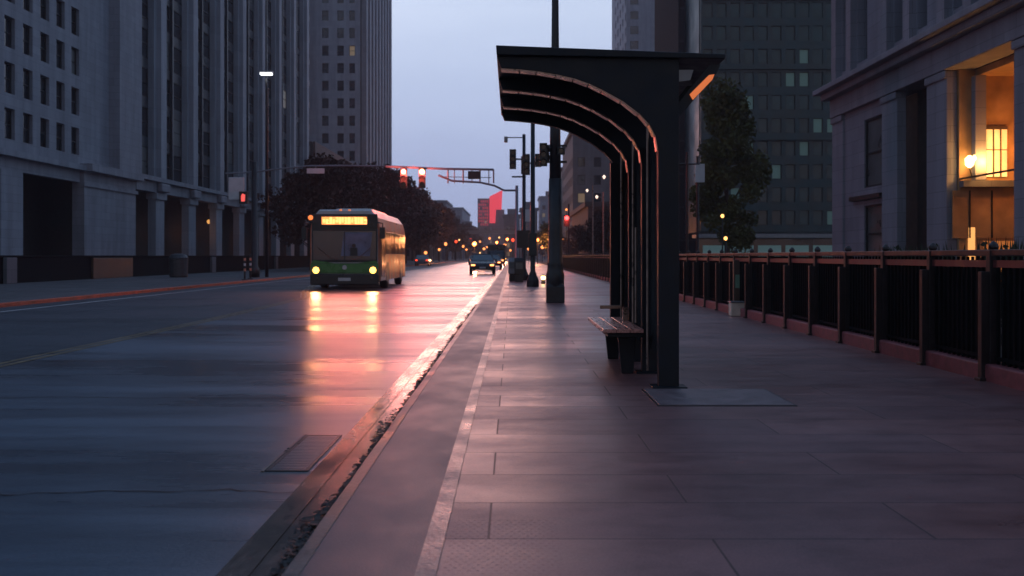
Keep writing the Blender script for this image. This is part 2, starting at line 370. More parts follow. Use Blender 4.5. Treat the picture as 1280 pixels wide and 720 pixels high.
# bench
t=thing('bench','low bench with reddish slatted seat under the bus shelter','bench',(0,0,0))
bm=B()
for i in range(3): box(bm,.91+i*.137,.91+i*.137+.133,9.95,11.95,.43,.468)
obj('seat', bm, 'wood', t, bevel=.006)
obj('seat_frame', box(B(),.96,1.31,9.99,11.91,.385,.428), 'steel', t, bevel=.005)
for y in (10.15,11.6):
    bm=B(); prism(bm,[(1.12,0),(1.24,0),(1.26,.384),(1.08,.384)],'y',y,y+.06); obj('leg', bm, 'steel', t, bevel=.006)
bm=B(); box(bm,1.26,1.32,11.3,11.36,.466,.62); box(bm,1.0,1.25,11.3,11.34,.6,.64)
obj('armrest', bm, 'steel_edge', t, bevel=.006)

# ------------------------------------------------------------------ railing right
FX=4.64
t=thing('railing','long dark picket railing on red granite kerb along the pavement','railing',(FX,0,0))
ys=[9.59-1.38*3+1.38*i for i in range(72)]
bm=B(); prism(bm,[(-.10,-.1),(-.10,.15),(-.085,.165),(.16,.165),(.16,-.1)],'y',ys[0]-.3,ys[-1]+.3); obj('base_kerb', bm, 'red_stone', t, bevel=.006)
bm=B(); box(bm,-.045,.045,ys[0],ys[-1],1.20,1.262); obj('top_rail', bm, 'post_iron', t, bevel=.008)
bm=B(); box(bm,-.025,.02,ys[0],ys[-1],1.09,1.16); obj('red_rail', bm, 'red_rail', t)
pm=pk=None
for i,y in enumerate(ys):
    if pm is None:
        bm=B(); box(bm,-.055,.055,-.04,.04,.1,1.255); box(bm,-.135,-.056,-.04,.04,-.02,1.05); box(bm,-.16,-.02,-.06,.06,-.02,.03); lathe(bm,[(.035,1.262),(.05,1.285),(.045,1.31),(.012,1.345)],8)
        pm=obj('post', bm, 'post_iron', t, bevel=.006); pm.location.y=y
        bm=B()
        box(bm,.055,.065,.045,1.335,.165,1.09)  # solid dark sheet added to black out the gaps between pickets
        for k in range(12): box(bm,-.012,.012,.10+k*.107,.122+k*.107,.165,1.195)
        box(bm,-.0115,.0115,.045,1.335,.20,.235)
        pk=obj('panel', bm, ['panel'], t); pk.location.y=y
        for p in pk.data.polygons: pass
    else:
        c=pm.copy(); C.objects.link(c); c.location.y=y
        if y<ys[-1]-.1: c=pk.copy(); C.objects.link(c); c.location.y=y
# dark hedge masses behind railing
def leafball(bm, c, r, n, s, squash=.8):
    for i in range(n):
        d=Vector((random.gauss(0,1),random.gauss(0,1),random.gauss(0,1)*squash)).normalized()*(random.random()**.45)
        p=Vector(c)+Vector((d.x*r[0],d.y*r[1],d.z*r[2])); a=Vector((random.gauss(0,1),random.gauss(0,1),random.gauss(0,1))).normalized()
        b=a.cross(Vector((random.random(),random.random(),random.random()+.1))).normalized(); k=s*random.uniform(.5,1.3)
        bm.faces.new([bm.verts.new(p+a*k),bm.verts.new(p+b*k*.6),bm.verts.new(p-a*k),bm.verts.new(p-b*k*.6)])
for i,(X,Y,h,lb) in enumerate(((5.5,11.3,1.38,'small dark shrub rising behind the near end of the railing'),(5.6,13.1,1.33,'low dark shrub behind the railing left of the lit doorway'),(5.4,9.9,1.36,'dark shrub tips behind the railing at the right edge'),(5.9,15.3,1.33,'small dark shrub behind the railing below the grey pier'))):
    t=thing('shrub',lb,'shrub',(X,Y,0),group='shrubs behind the railing')
    bm=B()
    for k in range(7): a=random.uniform(0,6.28); tube(bm,[(0,0,-.02),(.12*math.cos(a),.12*math.sin(a),.6),(.2*math.cos(a),.2*math.sin(a),h-random.uniform(.02,.3))],.012,5,.004)
    obj('stem', bm, 'bark', t); bm=B(); leafball(bm,(0,0,h*.6),(.36,.36,h*.42),420,.05)
    for k in range(40): x=random.gauss(0,.18); y=random.gauss(0,.18); bm.faces.new([bm.verts.new(p) for p in ((x-.02,y,h*.8),(x+.02,y,h*.8),(x+random.gauss(0,.03),y,h+random.uniform(-.05,.06)))])
    obj('foliage', bm, 'leaf_green', t)
# box and post at the fence
Y=21.6
t=thing('utility_box','small cream utility box standing at the railing foot','utility box',(px(912,20.6),19.9,0))
obj('housing', box(B(),-.15,.15,-.12,.12,-.0,.27), 'cream_box', t, bevel=.02); obj('lid', box(B(),-.165,.165,-.135,.135,.271,.295), 'galv', t, bevel=.006)
t=thing('marker_post','brown square post with pale green sticker beside the railing','post',(px(922,20.3),20.3,0))
obj('shaft', box(B(),-.09,.09,-.06,.06,0,1.12), 'bronze', t, bevel=.01); obj('sticker', box(B(),-.06,.06,-.066,-.061,.55,.82), 'sticker', t)

# ------------------------------------------------------------------ poles and signals
def signal_head(parent, loc, n=3, face=-1, lit=None, litmat='red_on', s=1.0, back=True, axis='y'):
    g=bpy.data.objects.new('signal_head',None)
    bm=B(); h=.34*n*s; box(bm,-.17*s,.17*s,-.1*s,.1*s,-h,0)
    if back: box(bm,-.27*s,.27*s,.101*s,.11*s,-h-.1*s,.1*s)
    hd=obj('signal_head', bm, 'signal', parent, bevel=.01); hd.location=loc
    for k in range(n):
        z=-.17*s-.34*s*k
        obj('lens', lathe(B(),[(.125*s,-.101*s),(.11*s,-.118*s)],14,(0,0,z),'y'), litmat if lit==k else 'lens_off', hd)
        bm=B(); prev=None
        for j in range(9):
            a=R(-20+j*27.5); 
            q=[(.145*s*math.cos(a),z+.145*s*math.sin(a))]
            cur=[bm.verts.new((q[0][0],-.1*s,q[0][1])),bm.verts.new((q[0][0],-.30*s,q[0][1]))]
            if prev: bm.faces.new([prev[0],cur[0],cur[1],prev[1]])
            prev=cur
        obj('visor', bm, 'signal', hd)
    return hd
# big lamp post
Y=25.7
t=thing('street_lamp','tall black street lamp with square pedestal near the shelter','street lamp',(px(694,Y),Y,0))
obj('pedestal', lathe(B(),[(.33,0),(.33,.40),(.30,.46),(.25,.50),(.25,.56),(.22,.62)],4), 'iron', t, bevel=.015).rotation_euler.z=R(45)
obj('base', lathe(B(),[(.23,.0),(.235,.62),(.24,.72),(.215,.80),(.20,.95),(.21,1.0),(.19,1.05),(.175,1.8),(.165,3.2)],20), 'iron', t, smooth=True)
obj('shaft', lathe(B(),[(.15,3.2),(.135,4.5),(.10,6.5),(.085,8.0),(.07,10.0)],16), 'iron', t, smooth=True)
bm=B(); tube(bm,[(0,0,9.7),(-.5,0,10.3),(-1.6,0,10.5)],.04); obj('arm', bm, 'iron', t); obj('luminaire', lathe(B(),[(.05,10.62),(.25,10.5),(.3,10.42),(.2,10.38)],16,(-1.75,0,0)), 'galv', t)
bm=B(); box(bm,-.36,.30,-.03,.03,3.60,3.66); box(bm,-.36,.30,-.03,.03,4.02,4.07); obj('bracket', bm, 'iron', t)
signal_head(t,(-.31,-.12,4.1),3,s=.58,back=False)
h=signal_head(t,(-.22,.22,4.05),2,s=.6,back=False); h.rotation_euler.z=R(100)
h=signal_head(t,(.14,-.24,3.98),1,s=.55,back=False)
# sidewalk poles
def pole(x,Y,top,r,name,label,cat):
    t=thing(name,label,cat,(px(x,Y),Y,0))
    obj('shaft', lathe(B(),[(r*1.5,0),(r*1.5,.5),(r,.6),(r*.8,top)],12), 'iron', t, smooth=True)
    obj('base', lathe(B(),[(r*2.4,0),(r*2.4,.25),(r*1.7,.42)],12), 'iron', t); return t
Y=39; t=pole(666,Y,pz(145,Y),.10,'signal_pole','dark signal pole just behind the tall street lamp','signal pole')
signal_head(t,(-.25,-.1,pz(193,Y)),3,s=.8,back=False); signal_head(t,(.22,.12,pz(192,Y)),2,s=.75,back=False)
bm=B(); box(bm,-.3,.3,-.02,.02,pz(205,Y),pz(203,Y)); obj('bracket', bm,'iron',t)
bm=B(); box(bm,-.16,.16,-.14,.14,1.2,2.1); obj('control_cabinet', bm, 'signal', t, bevel=.02)
Y=49; t=pole(655,Y,pz(168,Y),.10,'signal_pole','dark signal pole with white sign and camera on top, left of the other poles','signal pole')
signal_head(t,(-.55,-.1,pz(187,Y)),3,s=.95,back=False); signal_head(t,(.0,-.2,pz(196,Y)),3,s=.85,back=False)
bm=B(); box(bm,-.6,.1,-.02,.02,pz(200,Y),pz(198,Y)); box(bm,-.6,.1,-.02,.02,pz(222,Y),pz(220,Y)); tube(bm,[(0,0,pz(172,Y)),(-.9,0,pz(172,Y))],.025); obj('bracket', bm,'iron',t)
bm=B(); box(bm,-.98,-.8,-.2,.15,pz(178,Y),pz(171,Y)); obj('camera_housing', bm,'galv',t,bevel=.03)
obj('sign', box(B(),.06,.36,-.16,-.13,pz(277,Y),pz(262,Y)), 'white_box', t)
bm=B(); box(bm,-.35,.32,-.1,.1,pz(310,Y),pz(288,Y)); obj('news_panel', bm,'iron',t)
# newspaper boxes
for i,(x,Y_,lb) in enumerate(((649,46,'dark newspaper box standing between the signal poles'),(641,47.5,'grey newspaper box at the kerb beside the signal poles'))):
    t=thing('newspaper_box',lb,'newspaper box',(px(x,Y_),Y_,0),group='newspaper boxes at the signal poles')
    obj('cabinet', prism(B(),[(-.22,.35),(.22,.35),(.22,1.05),(-.12,1.12),(-.22,.95)],'x',-.22,.22), 'iron' if i==0 else 'galv', t, bevel=.02)
    obj('pedestal', box(B(),-.18,.18,-.15,.15,0,.349), 'iron', t); obj('window', box(B(),-.16,.16,-.226,-.221,.6,.9), 'glass_pale', t)
# mast arm right (truss)
Y=52; X0=px(646,Y)
t=thing('mast_arm_signal','steel truss mast arm with two glowing red signals over the street','traffic signal',(X0,Y,0))
zt=pz(212,Y); zb=pz(227,Y)
obj('pole', lathe(B(),[(.16,0),(.16,.3),(.10,.4),(.075,pz(232,Y))],12), 'galv', t, smooth=True)
pts=[(0,0,pz(238,Y)),(px(630,Y)-X0,0,pz(238,Y)),(px(618,Y)-X0,0,pz(232,Y)),(px(600,Y)-X0,0,pz(228,Y)),(px(565,Y)-X0,0,pz(226,Y)),(px(548,Y)-X0,0,pz(219,Y))]
xe=px(617,Y)-X0; xs=px(482,Y)-X0
bm=B(); tube(bm,pts,.055); tube(bm,[(xe,0,zt),(px(555,Y)-X0,0,pz(211,Y)),(xs,0,pz(208,Y))],.06)
obj('arm', bm, 'galv', t)
bm=B()
for k,x in enumerate((617,611,600,590,579,568,560)): tube(bm,[(px(x,Y)-X0,0,zt),(px(x,Y)-X0,0,pz(229,Y))],.025 if k%2 else .04)
tube(bm,[(px(614,Y)-X0,0,pz(222,Y)),(px(556,Y)-X0,0,pz(221,Y))],.02)
obj('truss_bar', bm, 'galv', t)
for x,mt in ((505,'red_on'),(528,'red_hot')): 
    signal_head(t,(px(x,Y)-X0,-.12,pz(211,Y)),3,lit=0,litmat=mt,s=1.0,back=False)
    lamp('POINT','signal_light',(px(x,Y),Y-.6,pz(216,Y)),(1,.12,.09),260,.12)
bm=B(); box(bm,px(585,Y)-X0,px(601,Y)-X0,-.08,-.05,pz(224,Y),pz(214,Y)); obj('sign', bm,'iron',t)
# left mast
Y=56; X0=px(318,Y)
t=thing('signal_mast','dark signal mast with long pale arm reaching over the bus','traffic signal',(X0,Y,0))
obj('pole', lathe(B(),[(.30,0),(.30,.5),(.2,.6),(.14,6.5)],12), 'iron', t, smooth=True)
bm=B(); tube(bm,[(px(282,Y)-X0,0,pz(217,Y)),(0,0,pz(215,Y)),(px(350,Y)-X0,0,pz(211,Y)),(px(385,Y)-X0,0,pz(207.5,Y)),(px(430,Y)-X0,0,pz(207,Y)),(px(481,Y)-X0,-.2,pz(208,Y))],.045); obj('arm', bm,'galv',t)
bm=B(); tube(bm,[(px(395,Y)-X0,0,pz(208,Y)),(px(395,Y)-X0,-.1,pz(211,Y))],.02); obj('hanger',bm,'galv',t)
obj('sign', box(B(),px(384,Y)-X0,px(406,Y)-X0,-.12,-.09,pz(217,Y),pz(210.5,Y)), 'white_box', t)
obj('sign_box', box(B(),px(287,Y)-X0,px(306,Y)-X0,-.25,-.05,pz(250,Y),pz(222,Y)), 'white_box', t, bevel=.03)
bm=B(); box(bm,px(302,Y)-X0,px(312,Y)-X0,-.55,-.26,pz(255,Y),pz(240,Y)); ph=obj('pedestrian_signal', bm,'signal',t,bevel=.02)
bm=B(); x0=px(307,Y)-X0; z0=pz(248,Y)
prism(bm,[(x0-.10,z0-.2),(x0+.10,z0-.2),(x0+.12,z0+.05),(x0+.12,z0+.18),(x0+.06,z0+.2),(x0,z0+.24),(x0-.06,z0+.2),(x0-.10,z0+.12)],'y',-.57,-.555); obj('hand_symbol', bm, emis('red_hand',(1,.12,.1),1.0), ph)
# left modern street lamp
Y=56.5; X0=px(328,Y)
t=thing('street_lamp','slim street lamp with small white light before the ribbed facade','street lamp',(X0+.25,Y,0))
bm=B(); tube(bm,[(0,0,0),(0,0,10.6),(-.05,0,11.3)],.10,10,.05); obj('pole', bm,'iron',t,smooth=True)
obj('luminaire', box(B(),-.42,.36,-.2,.2,pz(91,Y),pz(89,Y)), 'galv', t, bevel=.03); obj('lamp', box(B(),-.36,.30,-.17,.17,pz(93.8,Y),pz(91.1,Y)), 'white_lamp', t, bevel=.03)
# delineators
for i,(x,Y_,lb) in enumerate(((313,51,'orange and white striped marker post by the signal mast'),(306,49,'shorter striped marker post nearest the signal mast'))):
    t=thing('marker_post',lb,'marker post',(px(x,Y_),Y_,0),group='striped marker posts')
    obj('shaft', lathe(B(),[(.16,0),(.15,.05),(.05,.08),(.05,1.25-.2*i),(.03,1.29-.2*i)],10), 'iron', t)
    for k in range(3): obj('band', lathe(B(),[(.056,.45+k*.26),(.056,.58+k*.26)],10), 'reflect' if k%2==0 else 'white_box', t)
# bin on left pavement
Y=58
t=thing('litter_bin','round dark litter bin standing before the low wall opposite','litter bin',(px(234,Y),Y-1.5,0))
obj('body', lathe(B(),[(.44,0),(.5,.05),(.52,1.0),(.50,1.02)],18), 'bin', t, smooth=False); obj('lid', lathe(B(),[(.53,1.025),(.54,1.1),(.40,1.28),(.15,1.34)],18), 'bin', t)
# low parapet wall left
WX=-22
t=thing('parapet_wall','long low black wall with pale coping before the stone buildings','wall',(WX,0,0))
bm=B(); box(bm,-.3,0,20,140,0,1.14); obj('panel', bm,'wall_dark',t)
bm=B(); box(bm,-.36,.06,20,140,1.141,1.23); obj('coping', bm,'wall_dark',t,bevel=.02)
obj('bronze_panel', box(B(),.002,.14,52,57.4,0,1.10), 'bronze', t, bevel=.02)
for y in (43,72.5,92,116): obj('pier', box(B(),.002,.18,y,y+.9,0,1.13), 'stone_dark', t, bevel=.02)

# ------------------------------------------------------------------ facades
def loc_box(bm, O, U, Nn, u0,u1,v0,v1,n0,n1):
    O=Vector(O); U=Vector(U); Nn=Vector(Nn); Z=Vector((0,0,1))
    v=[bm.verts.new(O+U*u+Z*z+Nn*n) for z in (v0,v1) for n in (n0,n1) for u in (u0,u1)]
    for f in ((0,2,3,1),(4,5,7,6),(0,1,5,4),(2,6,7,3),(0,4,6,2),(1,3,7,5)): bm.faces.new([v[i] for i in f])
def facade_wall(bm, O,U,Nn, u0,u1,v0,v1, wu, wv, d=.35):
    """wall skin with real openings, between n=-d and 0"""
    vs=v0
    for (a,b) in wv:
        if a>vs: loc_box(bm,O,U,Nn,u0,u1,vs,a,-d,0)
        us=u0
        for (c,e) in wu:
            if c>us: loc_box(bm,O,U,Nn,us,c,a,b,-d,0)
            us=e
        if us<u1: loc_box(bm,O,U,Nn,us,u1,a,b,-d,0)
        vs=b
    if vs<v1: loc_box(bm,O,U,Nn,u0,u1,vs,v1,-d,0)
def windows(parent, O,U,Nn, wins, glass='glass', frame='signal', d=.3, lim=100, lit=0, litmat='lit_dim', mull=True, sub=True, special=None):
    cam=Vector((0,0,CH))
    def key(w):
        p=parent.location+Vector(O)+Vector(U)*((w[0]+w[1])/2)+Vector((0,0,1))*((w[2]+w[3])/2); X=p.x/p.y*F+640; Yp=320-(p.z-CH)/p.y*F
        out = 0 if (-30<X<1310 and -30<Yp) else 1
        return (out, (p-cam).length)
    wins=sorted(wins,key=key); rest=B(); nrest=0
    for i,(u0,u1,v0,v1) in enumerate(wins):
        if i<lim:
            bm=B()
            f=min(.09,(u1-u0)*.07)
            loc_box(bm,O,U,Nn,u0,u0+f,v0,v1,-d,-d+.08); loc_box(bm,O,U,Nn,u1-f,u1,v0,v1,-d,-d+.08)
            loc_box(bm,O,U,Nn,u0+f,u1-f,v0,v0+f,-d,-d+.08); loc_box(bm,O,U,Nn,u0+f,u1-f,v1-f,v1,-d,-d+.08)
            if mull: m=(v0+v1)/2; loc_box(bm,O,U,Nn,u0+f,u1-f,m-f*.4,m+f*.4,-d,-d+.06)
            w=obj('window', bm, frame, parent)
            g=glass
            if special and i in special: g=special[i]
            elif random.random()<lit: g=litmat
            elif random.random()<.12: g='glass_pale' if glass=='glass' else glass
            pb=B(); loc_box(pb,O,U,Nn,u0,u1,v0,v1,-d-.06,-d-.003)
            obj('pane', pb, g, w)
        else: loc_box(rest,O,U,Nn,u0,u1,v0,v1,-d-.05,-d+.02); nrest+=1
    if nrest:
        o=obj('window_field', rest, glass, parent); o['kind']='stuff'
    else: rest.free()

# --- left stone office building
A=thing('stone_office','pale stone office block with rows of small windows at the left edge','building',(-34,40,0))
O=(0,0,0);U=(0,1,0);Nn=(1,0,0)
wu=[(-40+66.0-.05-2.53*k, -40+66.8+.6-2.53*k) for k in range(7,0,-1)]
wu=[(a,b) for a,b in wu if a>1]+[(29.2+2.53*k-2.53, 30.6+2.53*k-2.53) for k in range(0,5)]
wu=sorted(set((round(a,2),round(b,2)) for a,b in wu)); 
cl=[]; 
for a,b in wu:
    if not cl or a>cl[-1][1]+.3: cl.append((a,b))
wu=cl
wv=[(9.1+3.1*k, 11.2+3.1*k) for k in range(14)]
bm=B(); facade_wall(bm,O,U,Nn,0,44,8.3,54,wu,wv,.4)
loc_box(bm,O,U,Nn,0,38.3,7.0,7.9,-.4,0); loc_box(bm,O,U,Nn,38.3,49,0,7.9,-.6,.35)      # frieze, corner block
for a,b in ((0,2.5),(12,14.8),(26,29)): loc_box(bm,O,U,Nn,a,b,0,7.0,-1.2,.1)
loc_box(bm,O,U,Nn,44,49,8.3,54,-.6,.9)
obj('wall', bm,'stone',A)
bm=B(); loc_box(bm,O,U,Nn,0,38.3,7.9,8.3,-.4,.55); loc_box(bm,O,U,Nn,38.3,49.3,7.9,8.5,-.4,1.0)
loc_box(bm,O,U,Nn,38.0,49.2,6.7,7.0,.351,.5)
obj('cornice', bm,'stone',A)
bm=B(); loc_box(bm,O,U,Nn,0,49,0,54,-18,-4); loc_box(bm,O,U,Nn,0,49,8.3,54,-4,-.62); obj('core', bm,'void',A)
windows(A,O,U,Nn,[(a,b,c,d) for a,b in wu for c,d in wv],d=.32,mull=True)
# entrance doors in dark arcade
obj('doorway', box(B(),-3.9,-3.6,33,35.5,0,2.6), 'glass', A)
# --- ribbed building with tall pilasters
A=thing('pilaster_building','tall office block with projecting stone pilasters and dark glass bays','building',(-34,89,0))
per=9.62; H=62
bm=B()
for k in range(8):
    u=4.9+per*k
    f=obj('pilaster', (lambda b_:(loc_box(b_,O,U,Nn,u+.2,u+3.0,8.6,H,-.6,.15), loc_box(b_,O,U,Nn,u+.8,u+2.3,8.6,H,.151,.62), b_)[-1])(B()), 'fin', A)
    c=obj('column', (lambda b_:(loc_box(b_,O,U,Nn,u+.4,u+2.7,.9,6.6,-.5,.25), loc_box(b_,O,U,Nn,u+.2,u+2.9,6.6,7.19,-.6,.45), loc_box(b_,O,U,Nn,u+.2,u+2.9,0,.9,-.6,.45), b_)[-1])(B()), 'fin', A)
loc_box(bm,O,U,Nn,.2,80,7.2,8.2,-.6,.35); loc_box(bm,O,U,Nn,.2,80,8.2,8.6,-.6,.8)
obj('cornice', bm,'stone',A)
bm=B(); loc_box(bm,O,U,Nn,.2,80,0,H,-20,-3); loc_box(bm,O,U,Nn,.2,80,8.6,H,-3,-.68); obj('core', bm,'void',A)
bays=[]; mb=B()
for k in range(9):
    u0=.3 if k==0 else 4.9+per*(k-1)+3.0; u1=5.1+per*k if k<8 else 80
    for r in range(14):
        z=8.7+3.7*r; bays.append((u0,(u0+u1)/2-.15,z,z+2.8)); bays.append(((u0+u1)/2+.15,u1,z,z+2.8))
        loc_box(mb,O,U,Nn,u0,u1,z+2.8,z+3.7,-.6,-.42)
    loc_box(mb,O,U,Nn,(u0+u1)/2-.15,(u0+u1)/2+.15,8.7,H,-.41,-.15)
obj('spandrel', mb,'spandrel',A)
windows(A,O,U,Nn,bays,d=.5,mull=True,lit=.03,litmat='lit_faint')
for k,(u,z,c) in enumerate(((22.8,3.9,'orange_lamp'),(28.5,5.2,'lit_dim'),(12,3.0,'lit_dim'))):
    obj('wall_lamp', lathe(B(),[(.1,-.2),(.22,-.05),(.22,.15),(.06,.3)],10,(-1.8,u,z)), 'orange_lamp' if c=='orange_lamp' else 'lit_warm', A)
lamp('POINT','entrance_light',(-35.2,89+22.8,3.9),(1,.4,.14),16,.2)
lamp('POINT','entrance_light',(-35.2,89+31,4.6),(1,.3,.12),12,.2); lamp('POINT','entrance_light',(-35.2,89+12,3.6),(1,.3,.12),6,.2)
for k in range(8): obj('scroll_block', box(B(),.351,.9,5.3+per*k,7.5+per*k,7.3,8.1), 'stone', A, bevel=.1)
# --- tower
T=thing('office_tower','tall pale stone tower with square windows behind the bus','tower',(-34,223,0))
bm=B(); wu3=[(-8.6,-7.1),(-5.2,-3.7),(-2.5,-1.2)]; wv3=[(22.5+3.93*k,24.8+3.93*k) for k in range(22)]
facade_wall(bm,(0,0,0),(1,0,0),(0,-1,0),-11.5,0,17,112,wu3,wv3,.5)
box(bm,-24,-11.51,-2,50,0,112)
for k in range(9): box(bm,0.02,1.1,2+k*5.6,4.6+k*5.6,0,110)
box(bm,-11.5,-.05,1.2,50,0,112)
obj('wall', bm,'stone_tower',T)
bm=B(); box(bm,-.04,.015,0,50,0,110)
obj('glass_wall', bm,'glass',T)
bm=B(); box(bm,-12,1.3,-.8,0.49,19,20.2); box(bm,-12,1.3,-.6,-.01,16.2,17); obj('cornice', bm,'stone_tower',T)
windows(T,(0,0,0),(1,0,0),(0,-1,0),[(a,b,c,d) for a,b in wu3 for c,d in wv3],d=.4,mull=True,lit=.05)
# --- dark building behind the bus
D=thing('dark_block','low dark brown block behind the bus below the tower','building',(-34,172,0))
bm=B(); facade_wall(bm,(0,0,0),(0,1,0),(1,0,0),0,46,0,21,[(2+5*k,5+5*k) for k in range(9)],[(1,4),(6,8.5),(10.5,13),(15,17.5)],.4); box(bm,-26,-.6,0,46,0,21)
obj('wall', bm,'brick',D)
windows(D,(0,0,0),(0,1,0),(1,0,0),[(2+5*k,5+5*k,a,b) for k in range(9) for a,b in ((1,4),(6,8.5),(10.5,13),(15,17.5))],d=.3,lit=.04)

# generic far blocks
def block(name,label,x0,x1,y0,y1,h,wm,side,storey=3.6,ww=1.5,gap=1.7,lit=.06,roof=True,front=True,glass='glass',wh=None):
    t=thing(name,label,'building',(0,0,0)); wh=wh or storey*.55
    bm=B(); ins=.4
    wv=[(storey*k+1.1,storey*k+1.1+wh) for k in range(int((h-1)/storey))]
    ux=x1 if side>0 else x0
    Uo=(ux,y0,0); n=int((y1-y0-1)/(ww+gap)); wu=[(1+(ww+gap)*k,1+(ww+gap)*k+ww) for k in range(n)]
    facade_wall(bm,Uo,(0,1,0),(side,0,0),0,y1-y0,0,h,wu,wv,ins)
    wins=[(a,b,c,d) for a,b in wu for c,d in wv]
    fo=(x0,y0,0); xa=0 if side>0 else ins+.01; xb=(x1-x0) - (ins+.01 if side>0 else 0)
    n=int((x1-x0-1.5)/(ww+gap)); wf=[(1+(ww+gap)*k,1+(ww+gap)*k+ww) for k in range(n)]
    facade_wall(bm,fo,(1,0,0),(0,-1,0),xa,xb,0,h,wf,wv,ins)
    box(bm,x0+ins+.02,x1-ins-.02,y0+ins+.02,y1,0,h-.3)
    obj('wall', bm,wm,t)
    windows(t,Uo,(0,1,0),(side,0,0),wins,glass=glass,d=.3,lim=50,lit=lit,mull=False)
    windows(t,fo,(1,0,0),(0,-1,0),[(a,b,c,d) for a,b in wf for c,d in wv],glass=glass,d=.3,lim=50,lit=lit,mull=False)
    if roof:
        bm=B(); box(bm,x0-.5,x1+.5,y0-.5,y1+.5,h+.001,h+.7); obj('roof', bm,wm,t)
        obj('roof_plant', box(B(),(x0+x1)/2-2,(x0+x1)/2+2,y0+4,y0+9,h+.701,h+3.2), 'stone_dark', t)
    return t
block('townhouse','grey far building with flat roof beyond the left tree row',-40,-22,330,362,19,'stone',1)
block('townhouse','taller brown far building behind the left tree row',-44,-23,278,326,16,'brick_b',1)
block('townhouse','pale farthest building at the left side of the street end',-46,-22,440,520,22,'stone',1)
block('townhouse','low brown building just past the grey one on the left',-40,-22,370,430,15,'brick',1)
block('corner_building','brown stone block seen below the shelter arch',px(716,200),32,200,240,pz(166,200),'stone_dark',-1,lit=.05)
block('corner_building','lower brick block left of the brown stone one',px(703,290),24,290,340,pz(212,290),'brick_b',-1,lit=.08)
block('low_shop','dark low shop building beyond the end of the railing',px(735,150),34,150,190,pz(258,150),'brick',-1,storey=3.4,lit=.12)
block('far_block','small pale block with reddish side far down the street',px(675,460),px(701,460),460,490,pz(247,460),'stone',-1,lit=.1)
block('grey_tower','pale slender tower rising above the shelter roof',px(783,262),px(846,262)+.5,262,300,120,'stone_tower',-1,storey=3.9,ww=2.2,gap=4.1,lit=.02,roof=False)
# red high rise
t=block('red_tower','far red lit tower at the end of the street',px(597,620),px(622,620),620,650,pz(248,620),'brick',-1,storey=4,lit=.1,roof=False)
bm=B()
for _i in range(5):
    for _j in range(8): 
        if (_i*3+_j*5)%7!=0: box(bm,px(598,620)+_i*1.3,px(598,620)+_i*1.3+.95,619.4,619.6,pz(282,620)+_j*2.05,pz(282,620)+_j*2.05+1.4)
o=obj('red_window', bm, 'red_dim', t); o['kind']='stuff'
obj('red_sign', prism(B(),[(px(612,620),pz(279,620)),(px(619,620),pz(279,620)),(px(620,620),pz(262,620)),(px(627,620),pz(262,620)),(px(628,620),pz(238,620)),(px(612,620),pz(246,620))],'y',617,619.3), 'red_sign', t)
obj('red_edge', box(B(),px(622,620),px(628,620)+1.2,619.4,630,0,pz(262,620)), 'brick', t)
block('low_block','long low dark building closing the far end of the street',px(520,700),px(720,700),700,730,pz(291,700),'brick_b',1,lit=.12)
# overpass
t=thing('footbridge','pale footbridge crossing far down the street','bridge',(0,0,0))
obj('deck', box(B(),-24,14,300,303,pz(292,300),pz(288,300)), 'galv', t); 
for x in (-23,12): obj('pier', box(B(),x,x+1,301,302,0,pz(292,300)), 'galv', t)
bm=B()
for k in range(60): box(bm,-24+k*.64,-23.95+k*.64,300.0,300.06,pz(288,300),pz(285,300))
box(bm,-24,14,300,300.08,pz(285,300),pz(284.5,300)); obj('railing', bm,'galv',t)

# --- teal glass building
GY=110; gx0=px(876,GY); gx1=px(1100,GY)
t=thing('glass_office','dark teal glass office block with horizontal window bands','building',(gx0,GY,0))
W=gx1-gx0; wv=[(4.6+2.55*k, 6.25+2.55*k) for k in range(20)]; nn=13; cw=W/nn
wu=[(cw*k+.22,cw*(k+1)-.22) for k in range(nn)]
bm=B(); facade_wall(bm,(0,0,0),(1,0,0),(0,-1,0),0,W,3.9,56,wu,wv,.22); box(bm,0,W,1,20,3.9,56); obj('wall', bm,'teal_panel',t)
bm=B()
for z in (14.0,21.8,29.5): box(bm,-.1,W+.1,-.35,-.003,z,z+.35)
obj('band', bm,'teal_panel',t)
wins=[]
for a,b in wu:
    m=(a+b)/2
    for c,d in wv: wins.append((a,b,c,d))
windows(t,(0,0,0),(1,0,0),(0,-1,0),wins,glass='glass_teal',d=.18,lim=100,lit=.16,litmat=emis('faint_office_light',(.45,.75,.6),.012),mull=False)
bm=B(); box(bm,.0,W,2,3,0,3.4); obj('shop_wall', bm,'glass',t)
for k in range(6): obj('shop_window', box(B(),.6+k*3.1,3.2+k*3.1,1.9,1.99,.8,2.4), 'lit_teal', t)
obj('canopy', box(B(),-.6,W,-1.6,2,3.2,3.6), 'galv', t)
t=thing('black_slab','black windowless slab building left of the teal glass block','building',(0,0,0))
bm=B(); box(bm,px(848,120),px(876,120)+.2,120,140,0,58); obj('wall', bm,'wall_dark',t)
bm=B()
for k in range(14): box(bm,px(848,120)+.2,px(876,120),119.9,119.999,4*k+3,4*k+3.2)
obj('band', bm,'steel',t)

# ------------------------------------------------------------------ classical building right
BX=16.0
def by(x): return BX*F/(x-640)
t=thing('classical_building','stone colonnaded building with amber lit portico behind the railing','building',(BX,0,0))
O=(0,0,0);U=(0,1,0);Nn=(-1,0,0)
e0=20; e1=by(1040)
bm=B()
